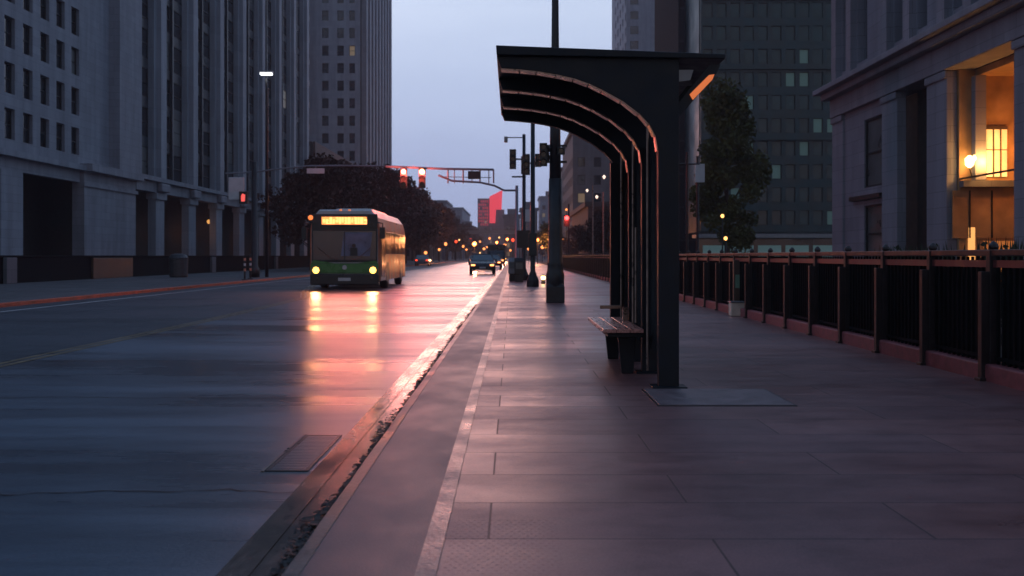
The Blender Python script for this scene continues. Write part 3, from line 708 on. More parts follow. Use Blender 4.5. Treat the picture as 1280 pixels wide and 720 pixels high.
# entablature
loc_box(bm,O,U,Nn,e0,e1,8.05,8.95,-1.0,.12); loc_box(bm,O,U,Nn,e0,e1+.25,8.95,9.25,-1.0,.5); loc_box(bm,O,U,Nn,e0,e1+.45,9.25,9.5,-1,.85)
obj('entablature', bm,'stone_b',t,bevel=.03)
piers=[(by(1053),e1),(by(1121),by(1102)),(by(1183),by(1158)),(by(1300),by(1267)),(22,24.8)]
for a,b in piers:
    bm=B(); loc_box(bm,O,U,Nn,a,b,0,8.049,-.40,.0); loc_box(bm,O,U,Nn,a-.06,b+.06,0,1.1,0.001,.12)
    loc_box(bm,O,U,Nn,a-.03,b+.03,7.75,8.04,.001,.08)
    obj('pier', bm,'stone_b',t,bevel=.03)
# upper storey
wuz=[]
for xl,xr in ((1053,1062),(1072,1084),(1118,1131),(1147,1159),(1192,1209),(1226,1248),(1290,1330)): wuz.append((by(xr),by(xl)))
wuz=sorted(wuz); wv=[(10.1,14.2),(15.4,18.4),(19.6,22.4)]
bm=B(); facade_wall(bm,O,U,Nn,e0,e1-.2,9.5,24,wuz,wv,.6)
for a,b in wuz: 
    loc_box(bm,O,U,Nn,b+.1,b+.75,9.5,23.5,.001,.3)
obj('upper_wall', bm,'stone_b',t)
bm=B(); loc_box(bm,O,U,Nn,e0,e1,24,25,-1,.7); loc_box(bm,O,U,Nn,e0,e1,14.6,14.95,.301,.5); obj('cornice', bm,'stone_b',t,bevel=.03)
windows(t,O,U,Nn,[(a,b,c,d) for a,b in wuz for c,d in wv],d=.5)
bm=B(); loc_box(bm,O,U,Nn,e0,e1-.3,9.5,24,-14,-.7); loc_box(bm,O,U,Nn,by(1100)+.2,e1-.3,0,9.4,-14,-3.2);loc_box(bm,O,U,Nn,by(1183),by(1121),0,8,-14,-3.4); loc_box(bm,O,U,Nn,by(1183)+.3,by(1121)+.1,0,9.4,-3.39,-.9); obj('core', bm,'void',t)
# window bay between corner and second pier
a,b=by(1100)+.0,by(1062)
bm=B(); facade_wall(bm,O,U,Nn,by(1104),by(1053),0,8.05,[(by(1101),by(1077))],[(.9,3.5),(4.3,7.4)],.3)
o=obj('bay_wall', bm,'stone_b',t); o.location.x=.12
g=[(by(1101),by(1077),.9,3.5),(by(1101),by(1077),4.3,7.4)]
windows(t,(.12,0,0),U,Nn,g,d=.14,special={0:'glass_pale',1:'glass_pale'})
bm=B(); loc_box(bm,O,U,Nn,by(1102)+.02,by(1064),3.75,3.95,-.11,.12); obj('balcony', bm,'iron',t)
# lit portico
glowmat,nt_,b_=new_mat('glowing_window'); b_.inputs['Emission Color'].default_value=(1,.45,.11,1)
nt_.links.new(maprange(nt_, noise(nt_, objvec(nt_,(1,1,.5)), 2.2, 3), .35,.65,.25,1.3), b_.inputs['Emission Strength'])
SW=by(1185)-.002; SWY=SW; swx0=.41
ra,rb=by(1267),by(1185)
bm=B(); loc_box(bm,O,U,Nn,ra-2,rb-.0,0,8.05,-3.3,-3.0)          # back wall
loc_box(bm,O,U,Nn,rb-.0,rb+.25,0,8.05,-3.3,-.41); loc_box(bm,O,U,Nn,ra-2.2,ra-2,0,8.05,-3.3,-.41); loc_box(bm,O,U,Nn,ra-2,rb,7.8,8.04,-2.99,-1.01)
obj('portico_wall', bm,'recess',t)
def swx(x): return (x-640)/F*SW-BX
obj('column', (lambda b_:(box(b_,swx(1214),swx(1228),SW-.32,SW,3.96,7.79), b_)[-1])(B()), 'stone_b', t, bevel=.02)
obj('glazing', box(B(),swx(1190),swx(1290),SW-.05,SW,1.85,3.6), 'recess', t)
for _k in (2,5): obj('mullion', box(B(),swx(1192)+_k*.27,swx(1192)+_k*.27+.05,SW-.09,SW-.051,1.86,3.6), 'iron', t)
bm=B(); box(bm,swx0,3.29,SWY-.35,SWY,3.72,3.95); obj('balcony', bm,'stone_dark',t)
bm=B(); loc_box(bm,O,U,Nn,ra-1.9,rb,4.0,4.06,-.48,-.42)
obj('balcony_rail', bm,'iron',t)
obj('doorway', box(B(),swx(1229),swx(1268),SW-.06,SW,.2,1.75), emis('dim_amber_door',(1,.33,.08),.30), t)
obj('lit_slot', box(B(),swx(1210),swx(1218),SW-.06,SW,.2,2.25), emis('amber_slot',(1,.45,.13),1.1), t)
for _x in (1240,1249): obj('glazing_bar', box(B(),swx(_x),swx(_x)+.05,SW-.07,SW-.051,pz(221,SW),pz(162,SW)), 'bronze', t)
# lamps
def bpos(x,y,n): 
    X=BX+n; Y=X*F/(x-640); return (n, Y, pz(y,Y))
gl=obj('lit_window', box(B(),swx(1232),swx(1258),SW-.05,SW,pz(221,SW),pz(162,SW)), glowmat, t)
obj('glazing_bar', box(B(),swx(1232),swx(1258),SW-.07,SW-.051,pz(188,SW),pz(187,SW)), 'bronze', t); obj('window_frame', box(B(),swx(1229),swx(1231.5),SW-.09,SW,pz(228,SW),pz(158,SW)), 'bronze', t); obj('window_frame', box(B(),swx(1232),swx(1258),SW-.09,SW,pz(161.5,SW),pz(158,SW)), 'bronze', t)
p=bpos(1212,202,.6)
obj('lantern', lathe(B(),[(.05,-.22),(.15,-.12),(.17,.1),(.05,.22)],10,p), emis('lantern_glow',(1,.6,.2),9), t)
bm=B(); tube(bm,[(p[0],p[1],p[2]-.22),(p[0]+.1,p[1],p[2]-.6)],.03); obj('lantern_bracket', bm,'iron',t)
q=bpos(1207,100,1.2); obj('hanging_lamp', lathe(B(),[(.05,.5),(.32,.4),(.36,-.35),(.1,-.45)],10,q), 'iron', t)
p2=bpos(1218,198,.6); obj('lantern', lathe(B(),[(.03,-.1),(.09,0),(.03,.12)],8,p2), emis('lantern_glow_small',(1,.62,.22),7), t)
lamp('POINT','lantern_light',(BX+1.1,p[1]-.2,p[2]),(1,.45,.12),110,.18)
lamp('POINT','portico_light',(BX+2.2,35.2,5.0),(1,.33,.07),85,.2)
# ------------------------------------------------------------------ trees
def tree_mesh(h, r, nleaf, leaf, trunk_r, lm, low=.3, seed=0, ls=.22):
    random.seed(seed); tb=B(); tube(tb,[(0,0,0),(random.uniform(-.1,.1),0,h*.25),(random.uniform(-.2,.2),.1,h*.6),(0,0,h*.9)],trunk_r,8,trunk_r*.2)
    cb=B(); clumps=[]
    for k in range(16):
        a=random.uniform(0,6.28); z=h*random.uniform(low+.08,.95); rr=r*math.sin(min(1,(1.02-z/h)*1.7+.12)*1.5)*random.uniform(.35,1)
        e=(rr*math.cos(a),rr*math.sin(a),z); tube(tb,[(0,0,max(h*.2,z-h*.22)),(e[0]*.5,e[1]*.5,z-h*.08),e],trunk_r*.3,5,.02); clumps.append(e)
        for j in range(3): tube(tb,[e,(e[0]*1.15+random.gauss(0,.5),e[1]*1.15+random.gauss(0,.5),e[2]+random.uniform(.1,1.0))],.03,4,.008)
    for e in clumps: leafball(cb,e,(r*.42,r*.42,h*.13),nleaf//16,ls)
    return tb,cb
def make_tree(label,X,Y,h,r,n,lm,seed,group,low=.3,ls=.22,name='tree',tr=.22):
    tb,cb=tree_mesh(h,r,n,lm,tr,lm,low,seed,ls); t=thing(name,label,'tree',(X,Y,0),group=group)
    obj('trunk', tb,'bark',t); obj('crown', cb,lm,t); return t
protos=[]
G='autumn trees along the opposite kerb'
spots=[]
y=84
for k in range(15):
    spots.append((-17.2+random.uniform(-.8,.8), y)); y+= 9+ k*3.0
hs=[9.5,10.2,11.2,12,12.5,12.5,13.2,12.4,13,12,13,12.5,13,12,13]
ctx=['nearest to the bus','above the bus roof','right behind the bus roof','beyond the bus','under the red signals']
for i,(X,Y) in enumerate(spots):
    lab='%s dark reddish tree along the opposite kerb, counted from the bus'%ORD[i]
    if i<4: protos.append(make_tree(lab,X,Y,11,4.3,5200,'leaf_brown',40+i,G,low=.22,ls=.26)); o=protos[-1]
    else:
        o=copy_tree(protos[i%4]); o['label']=lab; o.location=(X,Y,0); o.rotation_euler.z=random.uniform(0,6)
    s=hs[i]/11; o.scale=(s,s,s)
random.seed(3)
# second row against facades to fill the brown mass
for i,(X,Y,s) in enumerate(((-24,118,.95),(-23,138,1.1),(-24,160,1.25),(-26,186,1.3),(-25,215,1.3),(-25,250,1.3))):
    o=copy_tree(protos[i%4]); o['label']='%s dark tree of the back row behind the kerbside trees'%ORD[i]; o['group']='back row of trees on the left'; o.location=(X,Y,0); o.rotation_euler.z=i*1.3; o.scale=(s,s,s*1.02)
ot=make_tree('olive green street tree standing before the teal glass block',px(908,62),62,11.6,2.3,7000,'leaf_olive',5,None,low=.10,ls=.15,tr=.16)
random.seed(21); bm=B()
for k in range(26):
    z=random.uniform(1.8,10.8); rr=2.0*(1-abs(z-5.2)/8.5)*random.random()**.5; a=random.uniform(0,6.28)
    leafball(bm,(rr*math.cos(a),rr*math.sin(a),z),(.75,.75,.7),330,.12)
obj('foliage', bm,'leaf_olive',ot)
for i,(x,Y,s) in enumerate(((756,105,.55),(738,130,.5),(722,160,.55),(681,330,.6),(690,260,.55))):
    o=copy_tree(protos[(i+1)%4]); o['label']='%s small bare-looking tree right of the street, from the shelter outward'%ORD[i]; o['group']='small trees right of the street'
    o.location=(max(px(x,Y),6.5) if Y<200 else px(x,Y),Y,0); o.scale=(s,s,s)
# ------------------------------------------------------------------ right-hand clutter behind shelter
Y=44
t=thing('sign_pole','slim grey pole with white sign plate right of the shelter','sign',(px(872,Y),Y,0))
bm=B(); tube(bm,[(0,0,0),(0,0,pz(195,Y))],.06); obj('pole', bm,'iron',t); obj('sign', box(B(),-.12,.3,-.08,-.04,pz(228,Y),pz(205,Y)), 'white_box', t)
t=thing('sign_pole','thin dark pole between the shelter and the white sign','pole',(px(859,40),40,0))
bm=B(); tube(bm,[(0,0,0),(0,0,pz(190,40))],.05); tube(bm,[(-.5,0,pz(205,40)),(.5,0,pz(205,40))],.03); obj('pole', bm,'iron',t)
for i,(x,y,Y,lb) in enumerate(((903,270,58,'small amber lamp glowing high beside the olive tree'),(907,298,56,'small amber lamp glowing low under the olive tree'))):
    t=thing('post_lamp',lb,'lamp',(px(x,Y),Y,0),group='amber lamps by the olive tree')
    z=pz(y,Y); bm=B(); tube(bm,[(0,0,0),(0,0,z-.12)],.04); obj('pole', bm,'iron',t); obj('globe', lathe(B(),[(.03,-.11),(.10,-.05),(.10,.05),(.03,.11)],10,(0,0,z)), emis('amber_globe%d'%i,(1,.45,.12),3), t)
# thin poles seen under the arch
for i,(x,Y,y0,lb) in enumerate(((741,70,232,'thin pale pole under the shelter arch, left of the posts'),(754,62,240,'second thin pole under the shelter arch with small lamp'),(764,56,215,'thin pole closest to the shelter posts'))):
    t=thing('light_pole',lb,'pole',(px(x,Y),Y,0),group='thin poles seen under the shelter arch')
    bm=B(); tube(bm,[(0,0,0),(0,0,pz(y0,Y))],.045); tube(bm,[(0,0,pz(y0+8,Y)),(-.35,0,pz(y0+5,Y))],.02); obj('pole', bm,'steel_edge',t)
    obj('lamp', lathe(B(),[(.03,-.12),(.1,0),(.03,.1)],8,(-.4,0,pz(y0+6,Y))), emis('pale_lamp%d'%i,(1,.75,.6),1.5), t)
# ------------------------------------------------------------------ far lamps
G='far street lamps along the street'
far=[(593,305,190,'orange_lamp',.45,'brightest orange street lamp left of the parked car'),(420,237,110,'white_lamp',.22,'white lamp in the trees above the bus sign'),(475,253,120,'white_lamp',.20,'white lamp in the trees at the bus roof corner'),
(621,303,230,'orange_lamp',.30,'orange street lamp right above the parked car'),(634,299,200,'orange_lamp',.28,'orange street lamp left of the signal poles'),(672,300,150,'orange_lamp',.24,'orange lamp just right of the signal poles'),(685,307,170,'orange_lamp',.36,'orange lamp at the left side of the tall lamp shaft'),(678,309,185,'orange_lamp',.3,'lower orange lamp right of the signal poles'),(612,298,300,'orange_lamp',.35,'small orange lamp under the red tower'),(560,283,240,'orange_lamp',.2,'dim orange lamp among the left trees'),(542,262,200,'white_lamp',.14,'tiny white lamp high in the left trees'),(605,311,260,'orange_lamp',.34,'low orange lamp beyond the parked car'),(708,262,150,'orange_lamp',.16,'dim orange lamp right of the tall lamp shaft')]
for x,y,Y,m_,r,lb in far:
    z=pz(y,Y); t=thing('far_lamp',lb,'street lamp',(px(x,Y),Y,0),group=G)
    bm=B(); tube(bm,[(0,0,0),(0,0,z-r)],.06,6); obj('pole', bm,'iron',t)
    obj('lantern', lathe(B(),[(r*.3,-r),(r,-r*.4),(r,r*.4),(r*.3,r)],10,(0,0,z)), m_, t)
for x,y,Y,e in ((593,305,190,2600),(621,303,230,2200),(634,299,200,1800),(685,307,170,1500),(672,300,150,900)):
    lamp('POINT','street_light',(px(x,Y),Y-.8,pz(y,Y)),(1,.34,.12),e,.4)
# red round signal right of lamp shaft
Y=90
t=thing('signal_pole','distant signal pole glowing red right of the tall lamp shaft','signal pole',(px(711,Y),Y,0))
bm=B(); tube(bm,[(0,0,0),(0,0,pz(255,Y))],.07); obj('pole', bm,'iron',t)
signal_head(t,(-.2,-.1,pz(269,Y)),2,lit=0,litmat=emis('far_red',(1,.05,.05),7),s=1.5,back=False)
lamp('POINT','signal_light',(px(708,Y),Y-1,pz(275,Y)),(1,.06,.05),120,.15)
# low bright lamps at kerb right of poles
Y=43; t=thing('bollard_lamp','low bollard lamp glowing yellow at the foot of the signal poles','bollard lamp',(px(679,Y),Y,0))
obj('shaft', lathe(B(),[(.09,0),(.08,.1),(.07,.18)],10), 'iron', t); obj('lens', lathe(B(),[(.085,.181),(.10,.27),(.085,.34)],10), emis('bollard_glow',(1,.7,.3),5), t); obj('cap', lathe(B(),[(.12,.341),(.05,.4)],10), 'iron', t)
lamp('POINT','bollard_light',(px(679,Y),Y-.25,.32),(1,.6,.25),9,.08)

# ------------------------------------------------------------------ bus
bx=-6.47; Yb=38.5
bus=thing('city_bus','green city bus with painted side glow, lit headlights and amber destination sign','bus',(bx,Yb,RZ))
w=1.36; Lb=9.2
prof=[(-w,.32),(-w,2.35),(-w+.10,2.78),(-w+.36,3.10),(w-.36,3.10),(w-.10,2.78),(w,2.35),(w,.32)]
body=B(); secs=[]
def sec(y,sx,zt): return [body.verts.new((x*sx, y, z if z<1 else .32+(z-.32)*zt)) for x,z in prof]
secs=[sec(0.0,.95,.985),sec(.12,1,1.0),sec(Lb-.15,1,1),sec(Lb,.96,.98)]
for a,b in zip(secs,secs[1:]):
    for k in range(8): body.faces.new([a[k],a[(k+1)%8],b[(k+1)%8],b[k]])
body.faces.new(secs[0]); body.faces.new(secs[-1][::-1])
bd=obj('body', body, ['bus_white','bus_side_glow','bus_black'], bus, bevel=.03)
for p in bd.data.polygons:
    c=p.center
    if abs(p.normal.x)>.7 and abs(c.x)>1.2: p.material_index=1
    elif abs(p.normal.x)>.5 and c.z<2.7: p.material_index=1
obj('front_mask', box(B(),-1.27,1.27,-.035,-.002,1.06,2.92), 'bus_black', bus, bevel=.03)
obj('windshield', prism(B(),[(-1.22,1.14),(1.22,1.14),(1.22,2.28),(-1.22,2.28)],'y',-.055,-.036), 'wshield', bus, bevel=.02)
obj('windshield_reflection', prism(B(),[(-.14,1.30),(.98,1.30),(1.08,2.22),(-.02,2.22)],'y',-.060,-.0555), 'glass_reflection', bus)  # pale slanted panel painted as a reflection on the windshield
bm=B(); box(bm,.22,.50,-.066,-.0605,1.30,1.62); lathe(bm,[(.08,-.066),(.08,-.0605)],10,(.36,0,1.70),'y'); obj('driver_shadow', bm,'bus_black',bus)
for s in (-1,1):
    bm=B(); tube(bm,[(s*.12,-.075,1.10),(s*.55,-.085,1.22),(s*1.02,-.08,1.62)],.014,5); obj('wiper', bm,'bus_black',bus)
obj('windshield_divider', box(B(),-.018,.018,-.068,-.0605,1.15,2.27), 'bus_black', bus)
for z in (1.0,.66): obj('seam', box(B(),-1.24,1.24,-.0535,-.0505,z,z+.012), 'bus_black', bus)
obj('visor', box(B(),-1.22,1.22,-.075,-.036,2.282,2.34), 'bus_black', bus)
sg=obj('destination_sign', box(B(),-.94,.94,-.058,-.036,2.45,2.88), 'led_off', bus, bevel=.01)
bm=B(); random.seed(11)
x=-.84
while x<.80:
    wd=random.choice((.07,.09,.11)); zt=2.80 if random.random()<.7 else 2.72; zb=2.53 if random.random()<.8 else 2.6
    for q in range(3):
        if random.random()<.8: box(bm,x,x+wd*.35,-.066,-.059,zb,zt)
        x+=wd*.36
    for z in (zb,2.65,zt-.05):
        if random.random()<.75: box(bm,x-wd*1.0,x-.002,-.0655,-.0665,z,z+.05)
    x+=.025
obj('sign_text', bm,'led',sg)
obj('sign_backlight', box(B(),-.88,.86,-.0590,-.0582,2.52,2.81), emis('led_halo',(1,.33,.08),1.7), sg)
bm=B(); prism(bm,[(-1.30,.62),(1.30,.62),(1.32,.98),(1.2,1.13),(.5,1.02),(-.4,1.02),(-1.2,1.15),(-1.32,.98)],'y',-.05,-.003); obj('front_panel', bm,'bus_green',bus,bevel=.02)
obj('badge', lathe(B(),[(.09,-.058),(.09,-.051)],12,(.0,0,.86),'y'), 'bus_white', bus)
obj('bumper', box(B(),-1.33,1.33,-.09,.2,.18,.60), 'bus_black', bus, bevel=.05)
obj('number_plate', box(B(),-.24,.24,-.10,-.091,.34,.46), 'bus_white', bus)
for s in (-1,1):
    hl=obj('headlight', lathe(B(),[(.17,-.051),(.16,-.075)],14,(s*1.10,0,.75),'y'), 'galv', bus)
    obj('lamp', lathe(B(),[(.125,-.076),(.10,-.09)],14,(s*1.10,0,.75),'y'), 'head', hl)
    obj('fog_lamp', lathe(B(),[(.06,-.091),(.05,-.1)],10,(s*1.05,0,.42),'y'), 'lens_off', bus)
    bm=B(); tube(bm,[(s*1.28,-.02,2.6),(s*1.5,-.25,2.55),(s*1.5,-.28,2.4)],.025); box(bm,s*1.5-.1,s*1.5+.1,-.36,-.26,1.95,2.4); obj('mirror', bm,'bus_black',bus)
    for (y0) in (1.9,6.9):
        wl=obj('wheel', lathe(B(),[(.2,-.14),(.46,-.14),(.48,-.1),(.48,.1),(.46,.14),(.2,.14)],24,(s*1.22,y0+.5,.48),'x'), 'tyre', bus)
        obj('rim', lathe(B(),[(.26,-.15),(.27,.15)],18,(s*1.22,y0+.5,.48),'x'), 'rim', wl)
        bm=B(); 
        prism(bm,[(y0-.12,.30),(y0+1.12,.30),(y0+1.05,.8),(y0+.8,1.04),(y0+.2,1.04),(y0-.05,.8)],'x',s*1.355,s*1.366); obj('wheel_arch', bm,'bus_black',bus)
    lamp('SPOT','headlight_beam',(bx+s*1.10,Yb-.15,RZ+.75),(1,.40,.16),130,.14,(R(87),0,R(180)),.9,44)
    hh=s*1.366
    obj('side_skirt', box(B(),min(hh,s*1.358),max(hh,s*1.358),.25,1.72,.34,1.15), 'bus_white', bus)
for s in (-1,1):
    for k in range(6):
        y0=.35+k*1.45
        a,b=sorted((s*1.361,s*1.378)); obj('side_window', box(B(),a,b,y0,y0+1.28,1.38,2.28), 'glass', bus, bevel=.02)
a,b=1.361,1.38; obj('door', box(B(),1.379,1.392,.3,1.5,.5,2.3), 'glass', bus)
for k in (0,2): obj('marker_lamp', box(B(),-.2+k*.17,-.12+k*.17,-.02,.06,3.06,3.10), 'amber', bus)
obj('clearance_lamp', lathe(B(),[(.04,-.16),(.10,-.12),(.04,-.06)],10,(-1.30,0,2.78),'y'), 'amber', bus)
bm=B(); prism(bm,[(-.85,3.10),(.85,3.10),(.7,3.24),(-.7,3.24)],'y',2.2,6.8); obj('roof_unit', bm,'bus_white',bus,bevel=.04)
lo=lamp('AREA','sign_glow',(bx,Yb-.12,RZ+2.66),(1,.24,.17),120,rot=(R(80),0,R(180))); lo.data.shape='RECTANGLE'; lo.data.size=2.0; lo.data.size_y=.45

# ------------------------------------------------------------------ cars
def make_car(label,paint,X,Y,rz,head='head',on=True):
    t=thing('car',label,'car',(X,Y,RZ),rz,'cars in the street')
    # side profile (y,z); front at y=-2.2
    low=[(-2.2,.32),(-2.22,.62),(-2.05,.80),(-1.1,.95),(1.6,1.0),(2.15,.92),(2.22,.6),(2.18,.32)]
    bm=B(); xs=[(-.90,.95),(-.86,1.0),(.86,1.0),(.90,.95)]; prev=None
    rows=[[bm.verts.new((x,y*sc,z if z<.7 or abs(x)<.88 else z-.05)) for y,z in low] for x,sc in xs]
    for a,b in zip(rows,rows[1:]):
        for k in range(8): bm.faces.new([a[k],a[(k+1)%8],b[(k+1)%8],b[k]])
    bm.faces.new(rows[0]); bm.faces.new(rows[-1][::-1])
    obj('body', bm,paint,t,bevel=.05)
    cab=[(-1.15,.96),(-.35,1.40),(.95,1.42),(1.75,.99)]
    bm=B(); v=[[bm.verts.new((s*(.82 if z<1.1 else .64),y,z)) for y,z in cab] for s in (-1,1)]
    for k in range(4): bm.faces.new([v[0][k],v[0][(k+1)%4],v[1][(k+1)%4],v[1][k]])
    bm.faces.new(v[0]); bm.faces.new(v[1][::-1]); obj('window_glass', bm,'glass',t,bevel=.02)
    bm=B(); box(bm,-.62,.62,-.32,.92,1.415,1.45); 
    for s in (-1,1):
        for (ya,za,yb,zb) in ((-1.1,.98,-.35,1.42),(.3,.98,.3,1.42),(1.7,1.0,.95,1.43)): tube(bm,[(s*.82,ya,za),(s*.645,yb,zb)],.035,6)
    obj('roof', bm,paint,t,bevel=.02)
    for s in (-1,1):
        for y in (-1.4,1.35):
            wl=obj('wheel', lathe(B(),[(.15,-.1),(.31,-.1),(.33,-.06),(.33,.06),(.31,.1),(.15,.1)],18,(s*.82,y,.33),'x'), 'tyre', t); obj('rim', lathe(B(),[(.19,-.105),(.2,.105)],12,(s*.82,y,.33),'x'), 'rim', wl)
        obj('headlight', box(B(),min(s*.52,s*.80),max(s*.52,s*.80),-2.235,-2.16,.60,.72), head, t, bevel=.02)
        obj('tail_light', box(B(),min(s*.55,s*.82),max(s*.55,s*.82),2.16,2.24,.68,.82), 'tail', t, bevel=.02)
        bm=B(); box(bm,min(s*.9,s*1.05),max(s*.9,s*1.05),-.85,-.7,.95,1.07); obj('mirror', bm,paint,t,bevel=.02)
    obj('grille', box(B(),-.45,.45,-2.245,-2.2,.40,.60), 'bus_black', t); obj('number_plate', box(B(),-.22,.22,-2.26,-2.246,.44,.54), 'white_box', t)
    return t
amb=emis('parking_lamp',(1,.32,.1),4)
make_car('nearest dark car at the kerb beyond the bus with dim amber lamps','car_dark',px(603,72),72,R(2),amb)
cars=[('dark oncoming car directly behind the nearest one','car_dark',-2.6,90,R(1)),('dark oncoming car with bright headlamps in the middle lane','car_dark',-4.0,118,0),('maroon oncoming car farther back near the kerb','car_red',-1.9,140,0),('dark oncoming car far down the street','car_dark',-4.6,185,0),('most distant grey oncoming car near the footbridge','car_grey',-2.2,235,0)]
for a in cars:
    make_car(*a, head='head')
    for s in (-1,1): 
        if a[3]>100 or s<0: lamp('SPOT','headlight_beam',(a[2]+s*.66,a[3]-2.4,RZ+.66),(1,.36,.14),900 if a[3]<130 else 1300,.12,(R(88),0,R(180)),.9,26)
for a in (('dark oncoming car in line third from the shelter at the kerb','car_dark',-1.95,101,0),('maroon car waiting in the kerb lane far back','car_red',-2.0,160,0),('grey car in the middle lane far back, lamps lit','car_grey',-5.6,150,0)): make_car(*a, head=amb)
lc=[('dark car parked on the far kerb right behind the bus','car_dark',-11.6,95,R(180)),('grey car parked on the far kerb beyond the first one','car_grey',-11.6,130,R(180))]
for a in lc: make_car(*a, head='lens_off')

# ------------------------------------------------------------------ sky, sun, camera
wd=bpy.data.worlds.new('World'); scene.world=wd; wd.use_nodes=True; nt=wd.node_tree
bg=nt.nodes['Background']; sky=N(nt,'ShaderNodeTexSky'); sky.sky_type='NISHITA'; sky.sun_disc=False
sky.sun_elevation=R(5); sky.sun_rotation=R(-4+180); sky.air_density=1.2; sky.dust_density=1.0; sky.ozone_density=3
tc=N(nt,'ShaderNodeTexCoord'); sep=N(nt,'ShaderNodeSeparateXYZ'); nt.links.new(tc.outputs['Generated'],sep.inputs[0])
# dusk gradient: pale band above the street, deepening blue overhead
el=ramp(nt, sep.outputs[2], [(0.0,(.36,.44,.72)),(.10,(.44,.53,.78)),(.24,(.60,.69,.88)),(.40,(.42,.57,.84)),(.75,(.22,.38,.66)),(1,(.16,.30,.58))])
az=maprange(nt, sep.outputs[1], -.6, .9, .31, 1.0)
m1=N(nt,'ShaderNodeVectorMath',operation='SCALE'); nt.links.new(el,m1.inputs[0]); nt.links.new(az,m1.inputs['Scale'])
cl=noise(nt, (lambda mp:(nt.links.new(tc.outputs['Generated'],mp.inputs['Vector']), setattr(mp.inputs['Scale'],'default_value',(1.2,1.2,5)), mp.outputs[0])[-1])(N(nt,'ShaderNodeMapping')), 2.4, 5, .5)
cm=ramp(nt, cl, [(.35,(.93,.93,.94)),(.65,(1.06,1.04,1.03))])
m2=N(nt,'ShaderNodeVectorMath',operation='MULTIPLY'); nt.links.new(m1.outputs[0],m2.inputs[0]); nt.links.new(cm,m2.inputs[1])
# blend with the physical sky
sc=N(nt,'ShaderNodeVectorMath',operation='SCALE'); nt.links.new(sky.outputs[0],sc.inputs[0]); sc.inputs['Scale'].default_value=.012
ad=N(nt,'ShaderNodeVectorMath',operation='ADD'); nt.links.new(m2.outputs[0],ad.inputs[0]); nt.links.new(sc.outputs[0],ad.inputs[1])
nt.links.new(ad.outputs[0],bg.inputs['Color']); bg.inputs['Strength'].default_value=1.2
SUN_EL=5.5; SUN_AZ=-2.0
sl=bpy.data.lights.new('sun','SUN'); sl.energy=.38; sl.angle=R(13); sl.color=(1,.42,.29)
so=bpy.data.objects.new('sun',sl); C.objects.link(so); 
d=Vector((math.sin(R(SUN_AZ))*math.cos(R(SUN_EL)),math.cos(R(SUN_AZ))*math.cos(R(SUN_EL)),math.sin(R(SUN_EL))))
so.rotation_euler=d.to_track_quat('Z','Y').to_euler()
cd=bpy.data.cameras.new('camera'); co=bpy.data.objects.new('camera',cd); C.objects.link(co)
co.location=(0,0,CH); co.rotation_euler=(R(90),0,0); cd.sensor_width=36; cd.lens=36*F/1280; cd.shift_y=-40/1280
cd.clip_start=.1; cd.clip_end=5000
cd.dof.use_dof=True; cd.dof.focus_distance=11; cd.dof.aperture_fstop=3.2
scene.camera=co
vs=scene.view_settings; vs.view_transform='Standard'; vs.look='None'; vs.exposure=0; vs.gamma=1
t=thing('delivery_van','dark box van standing far back in the kerb lane','van',(-1.9,122,RZ))
obj('body', box(B(),-1.05,1.05,-1.2,3.6,.4,2.7), 'car_dark', t, bevel=.06)
obj('cab', prism(B(),[(-2.6,.4),(-2.6,1.1),(-2.0,1.95),(-1.21,2.1),(-1.21,.4)],'x',-.98,.98), 'car_dark', t, bevel=.05)
obj('windshield', prism(B(),[(-2.60,1.14),(-2.08,1.92),(-2.06,1.90),(-2.58,1.12)],'x',-.85,.85), 'glass', t)
for s in (-1,1):
    obj('headlight', box(B(),min(s*.6,s*.88),max(s*.6,s*.88),-2.63,-2.59,.7,.86), amb, t)
    for y in (-1.8,2.6): obj('wheel', lathe(B(),[(.2,-.12),(.38,-.12),(.40,.0),(.38,.12),(.2,.12)],18,(s*.92,y,.4),'x'), 'tyre', t)
for i,(x,y,Y,m_) in enumerate(((570,302,250,0),(579,308,260,1),(588,299,330,0),(600,302,340,1),(617,309,240,0),(630,306,330,1),(641,300,220,0),(657,304,250,1),(664,296,300,0),(557,305,200,1),(697,308,190,0),(703,300,210,1))):
    z=pz(y,Y); t=thing('far_lamp','%s of the faint red and orange lights farthest down the street'%ORD[i],'street lamp',(px(x,Y),Y,0),group='faint lights farthest down the street')
    obj('pole', tube(B(),[(0,0,0),(0,0,z-.2)],.07,6),'iron',t); obj('lantern', lathe(B(),[(.1,-.35),(.3,-.15),(.3,.15),(.1,.35)],8,(0,0,z)), 'orange_lamp' if m_ else 'tail', t)
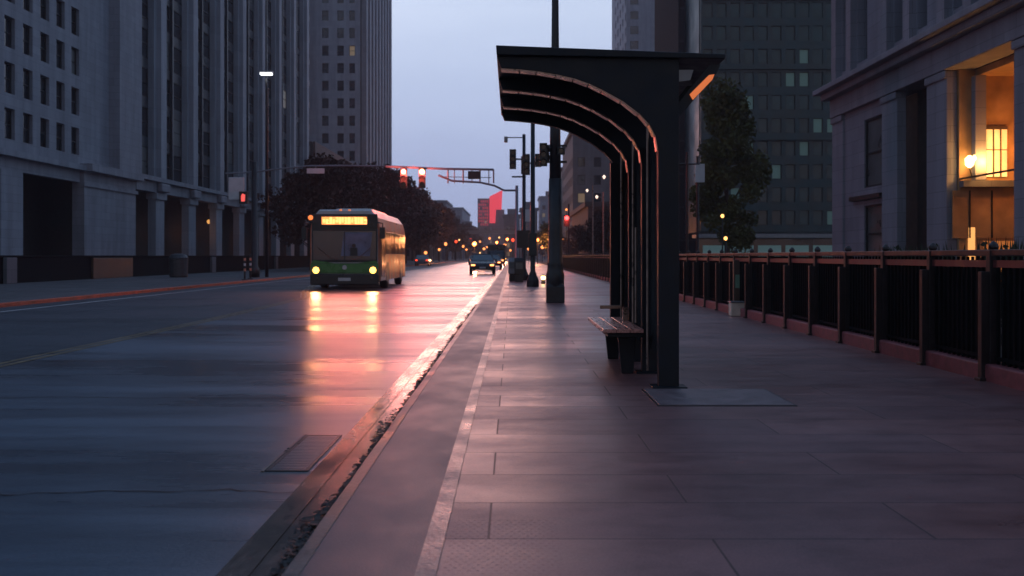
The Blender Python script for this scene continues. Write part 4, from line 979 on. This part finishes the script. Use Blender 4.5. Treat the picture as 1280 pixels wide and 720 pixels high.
for i,(x0,x1,Y,y,m_,lb) in enumerate(((560,577,390,279,'stone','grey narrow building closing the left side of the street end'),(576,592,460,285,'brick_b','brown narrow building beside the grey one at the street end'),(630,650,420,270,'brick','dark narrow building behind the signal poles at the street end'),(651,672,380,262,'stone_dark','grey narrow building between signal poles and tall lamp shaft'),(690,712,300,240,'brick','brown narrow building just right of the tall lamp shaft'))):
    block('far_block',lb,px(x0,Y),px(x1,Y),Y,Y+25,pz(y,Y),m_,1 if i<2 else -1,lit=.22)
make_tree('round olive tree on the right pavement far beyond the signal poles',6.3,170,6.5,2.6,3000,'leaf_olive',9,None,low=.3,ls=.2)
for i,(x,y,Y) in enumerate(((616,316,210),(628,312,180),(638,313,215),(646,306,165),(661,311,150),(668,314,190),(676,302,230),(690,302,140),(654,316,240),(600,316,280),(583,312,230),(609,309,250),(624,297,260),(649,299,180),(632,306,280),(574,300,260),(549,312,170),(532,316,140))):
    z=pz(y,Y); t=thing('far_lamp','%s of the small amber lights clustered at the street end'%ORD[i],'street lamp',(px(x,Y),Y,0),group='small amber lights at the street end')
    obj('pole', tube(B(),[(0,0,0),(0,0,z-.2)],.04,6),'iron',t); obj('lantern', lathe(B(),[(.08,-.22),(.22,-.1),(.22,.1),(.08,.22)],8,(0,0,z)), 'orange_lamp' if i%3 else 'lit_hot', t)
HAZE=True
if HAZE:
    hz=obj('haze', box(B(),-910,910,-65,1160,-1.4,130), bpy.data.materials.new('haze_air')); hz['kind']='stuff'; hz['label']='thin blue dusk haze filling the street'; hz['category']='haze'
    m=hz.data.materials[0]; m.use_nodes=True; nt=m.node_tree
    for n_ in list(nt.nodes):
        if n_.type!='OUTPUT_MATERIAL': nt.nodes.remove(n_)
    pv=N(nt,'ShaderNodeVolumePrincipled'); pv.inputs['Density'].default_value=.0005; pv.inputs['Color'].default_value=(.8,.82,.95,1); pv.inputs['Anisotropy'].default_value=.4
    nt.links.new(pv.outputs[0], [n_ for n_ in nt.nodes if n_.type=='OUTPUT_MATERIAL'][0].inputs['Volume'])
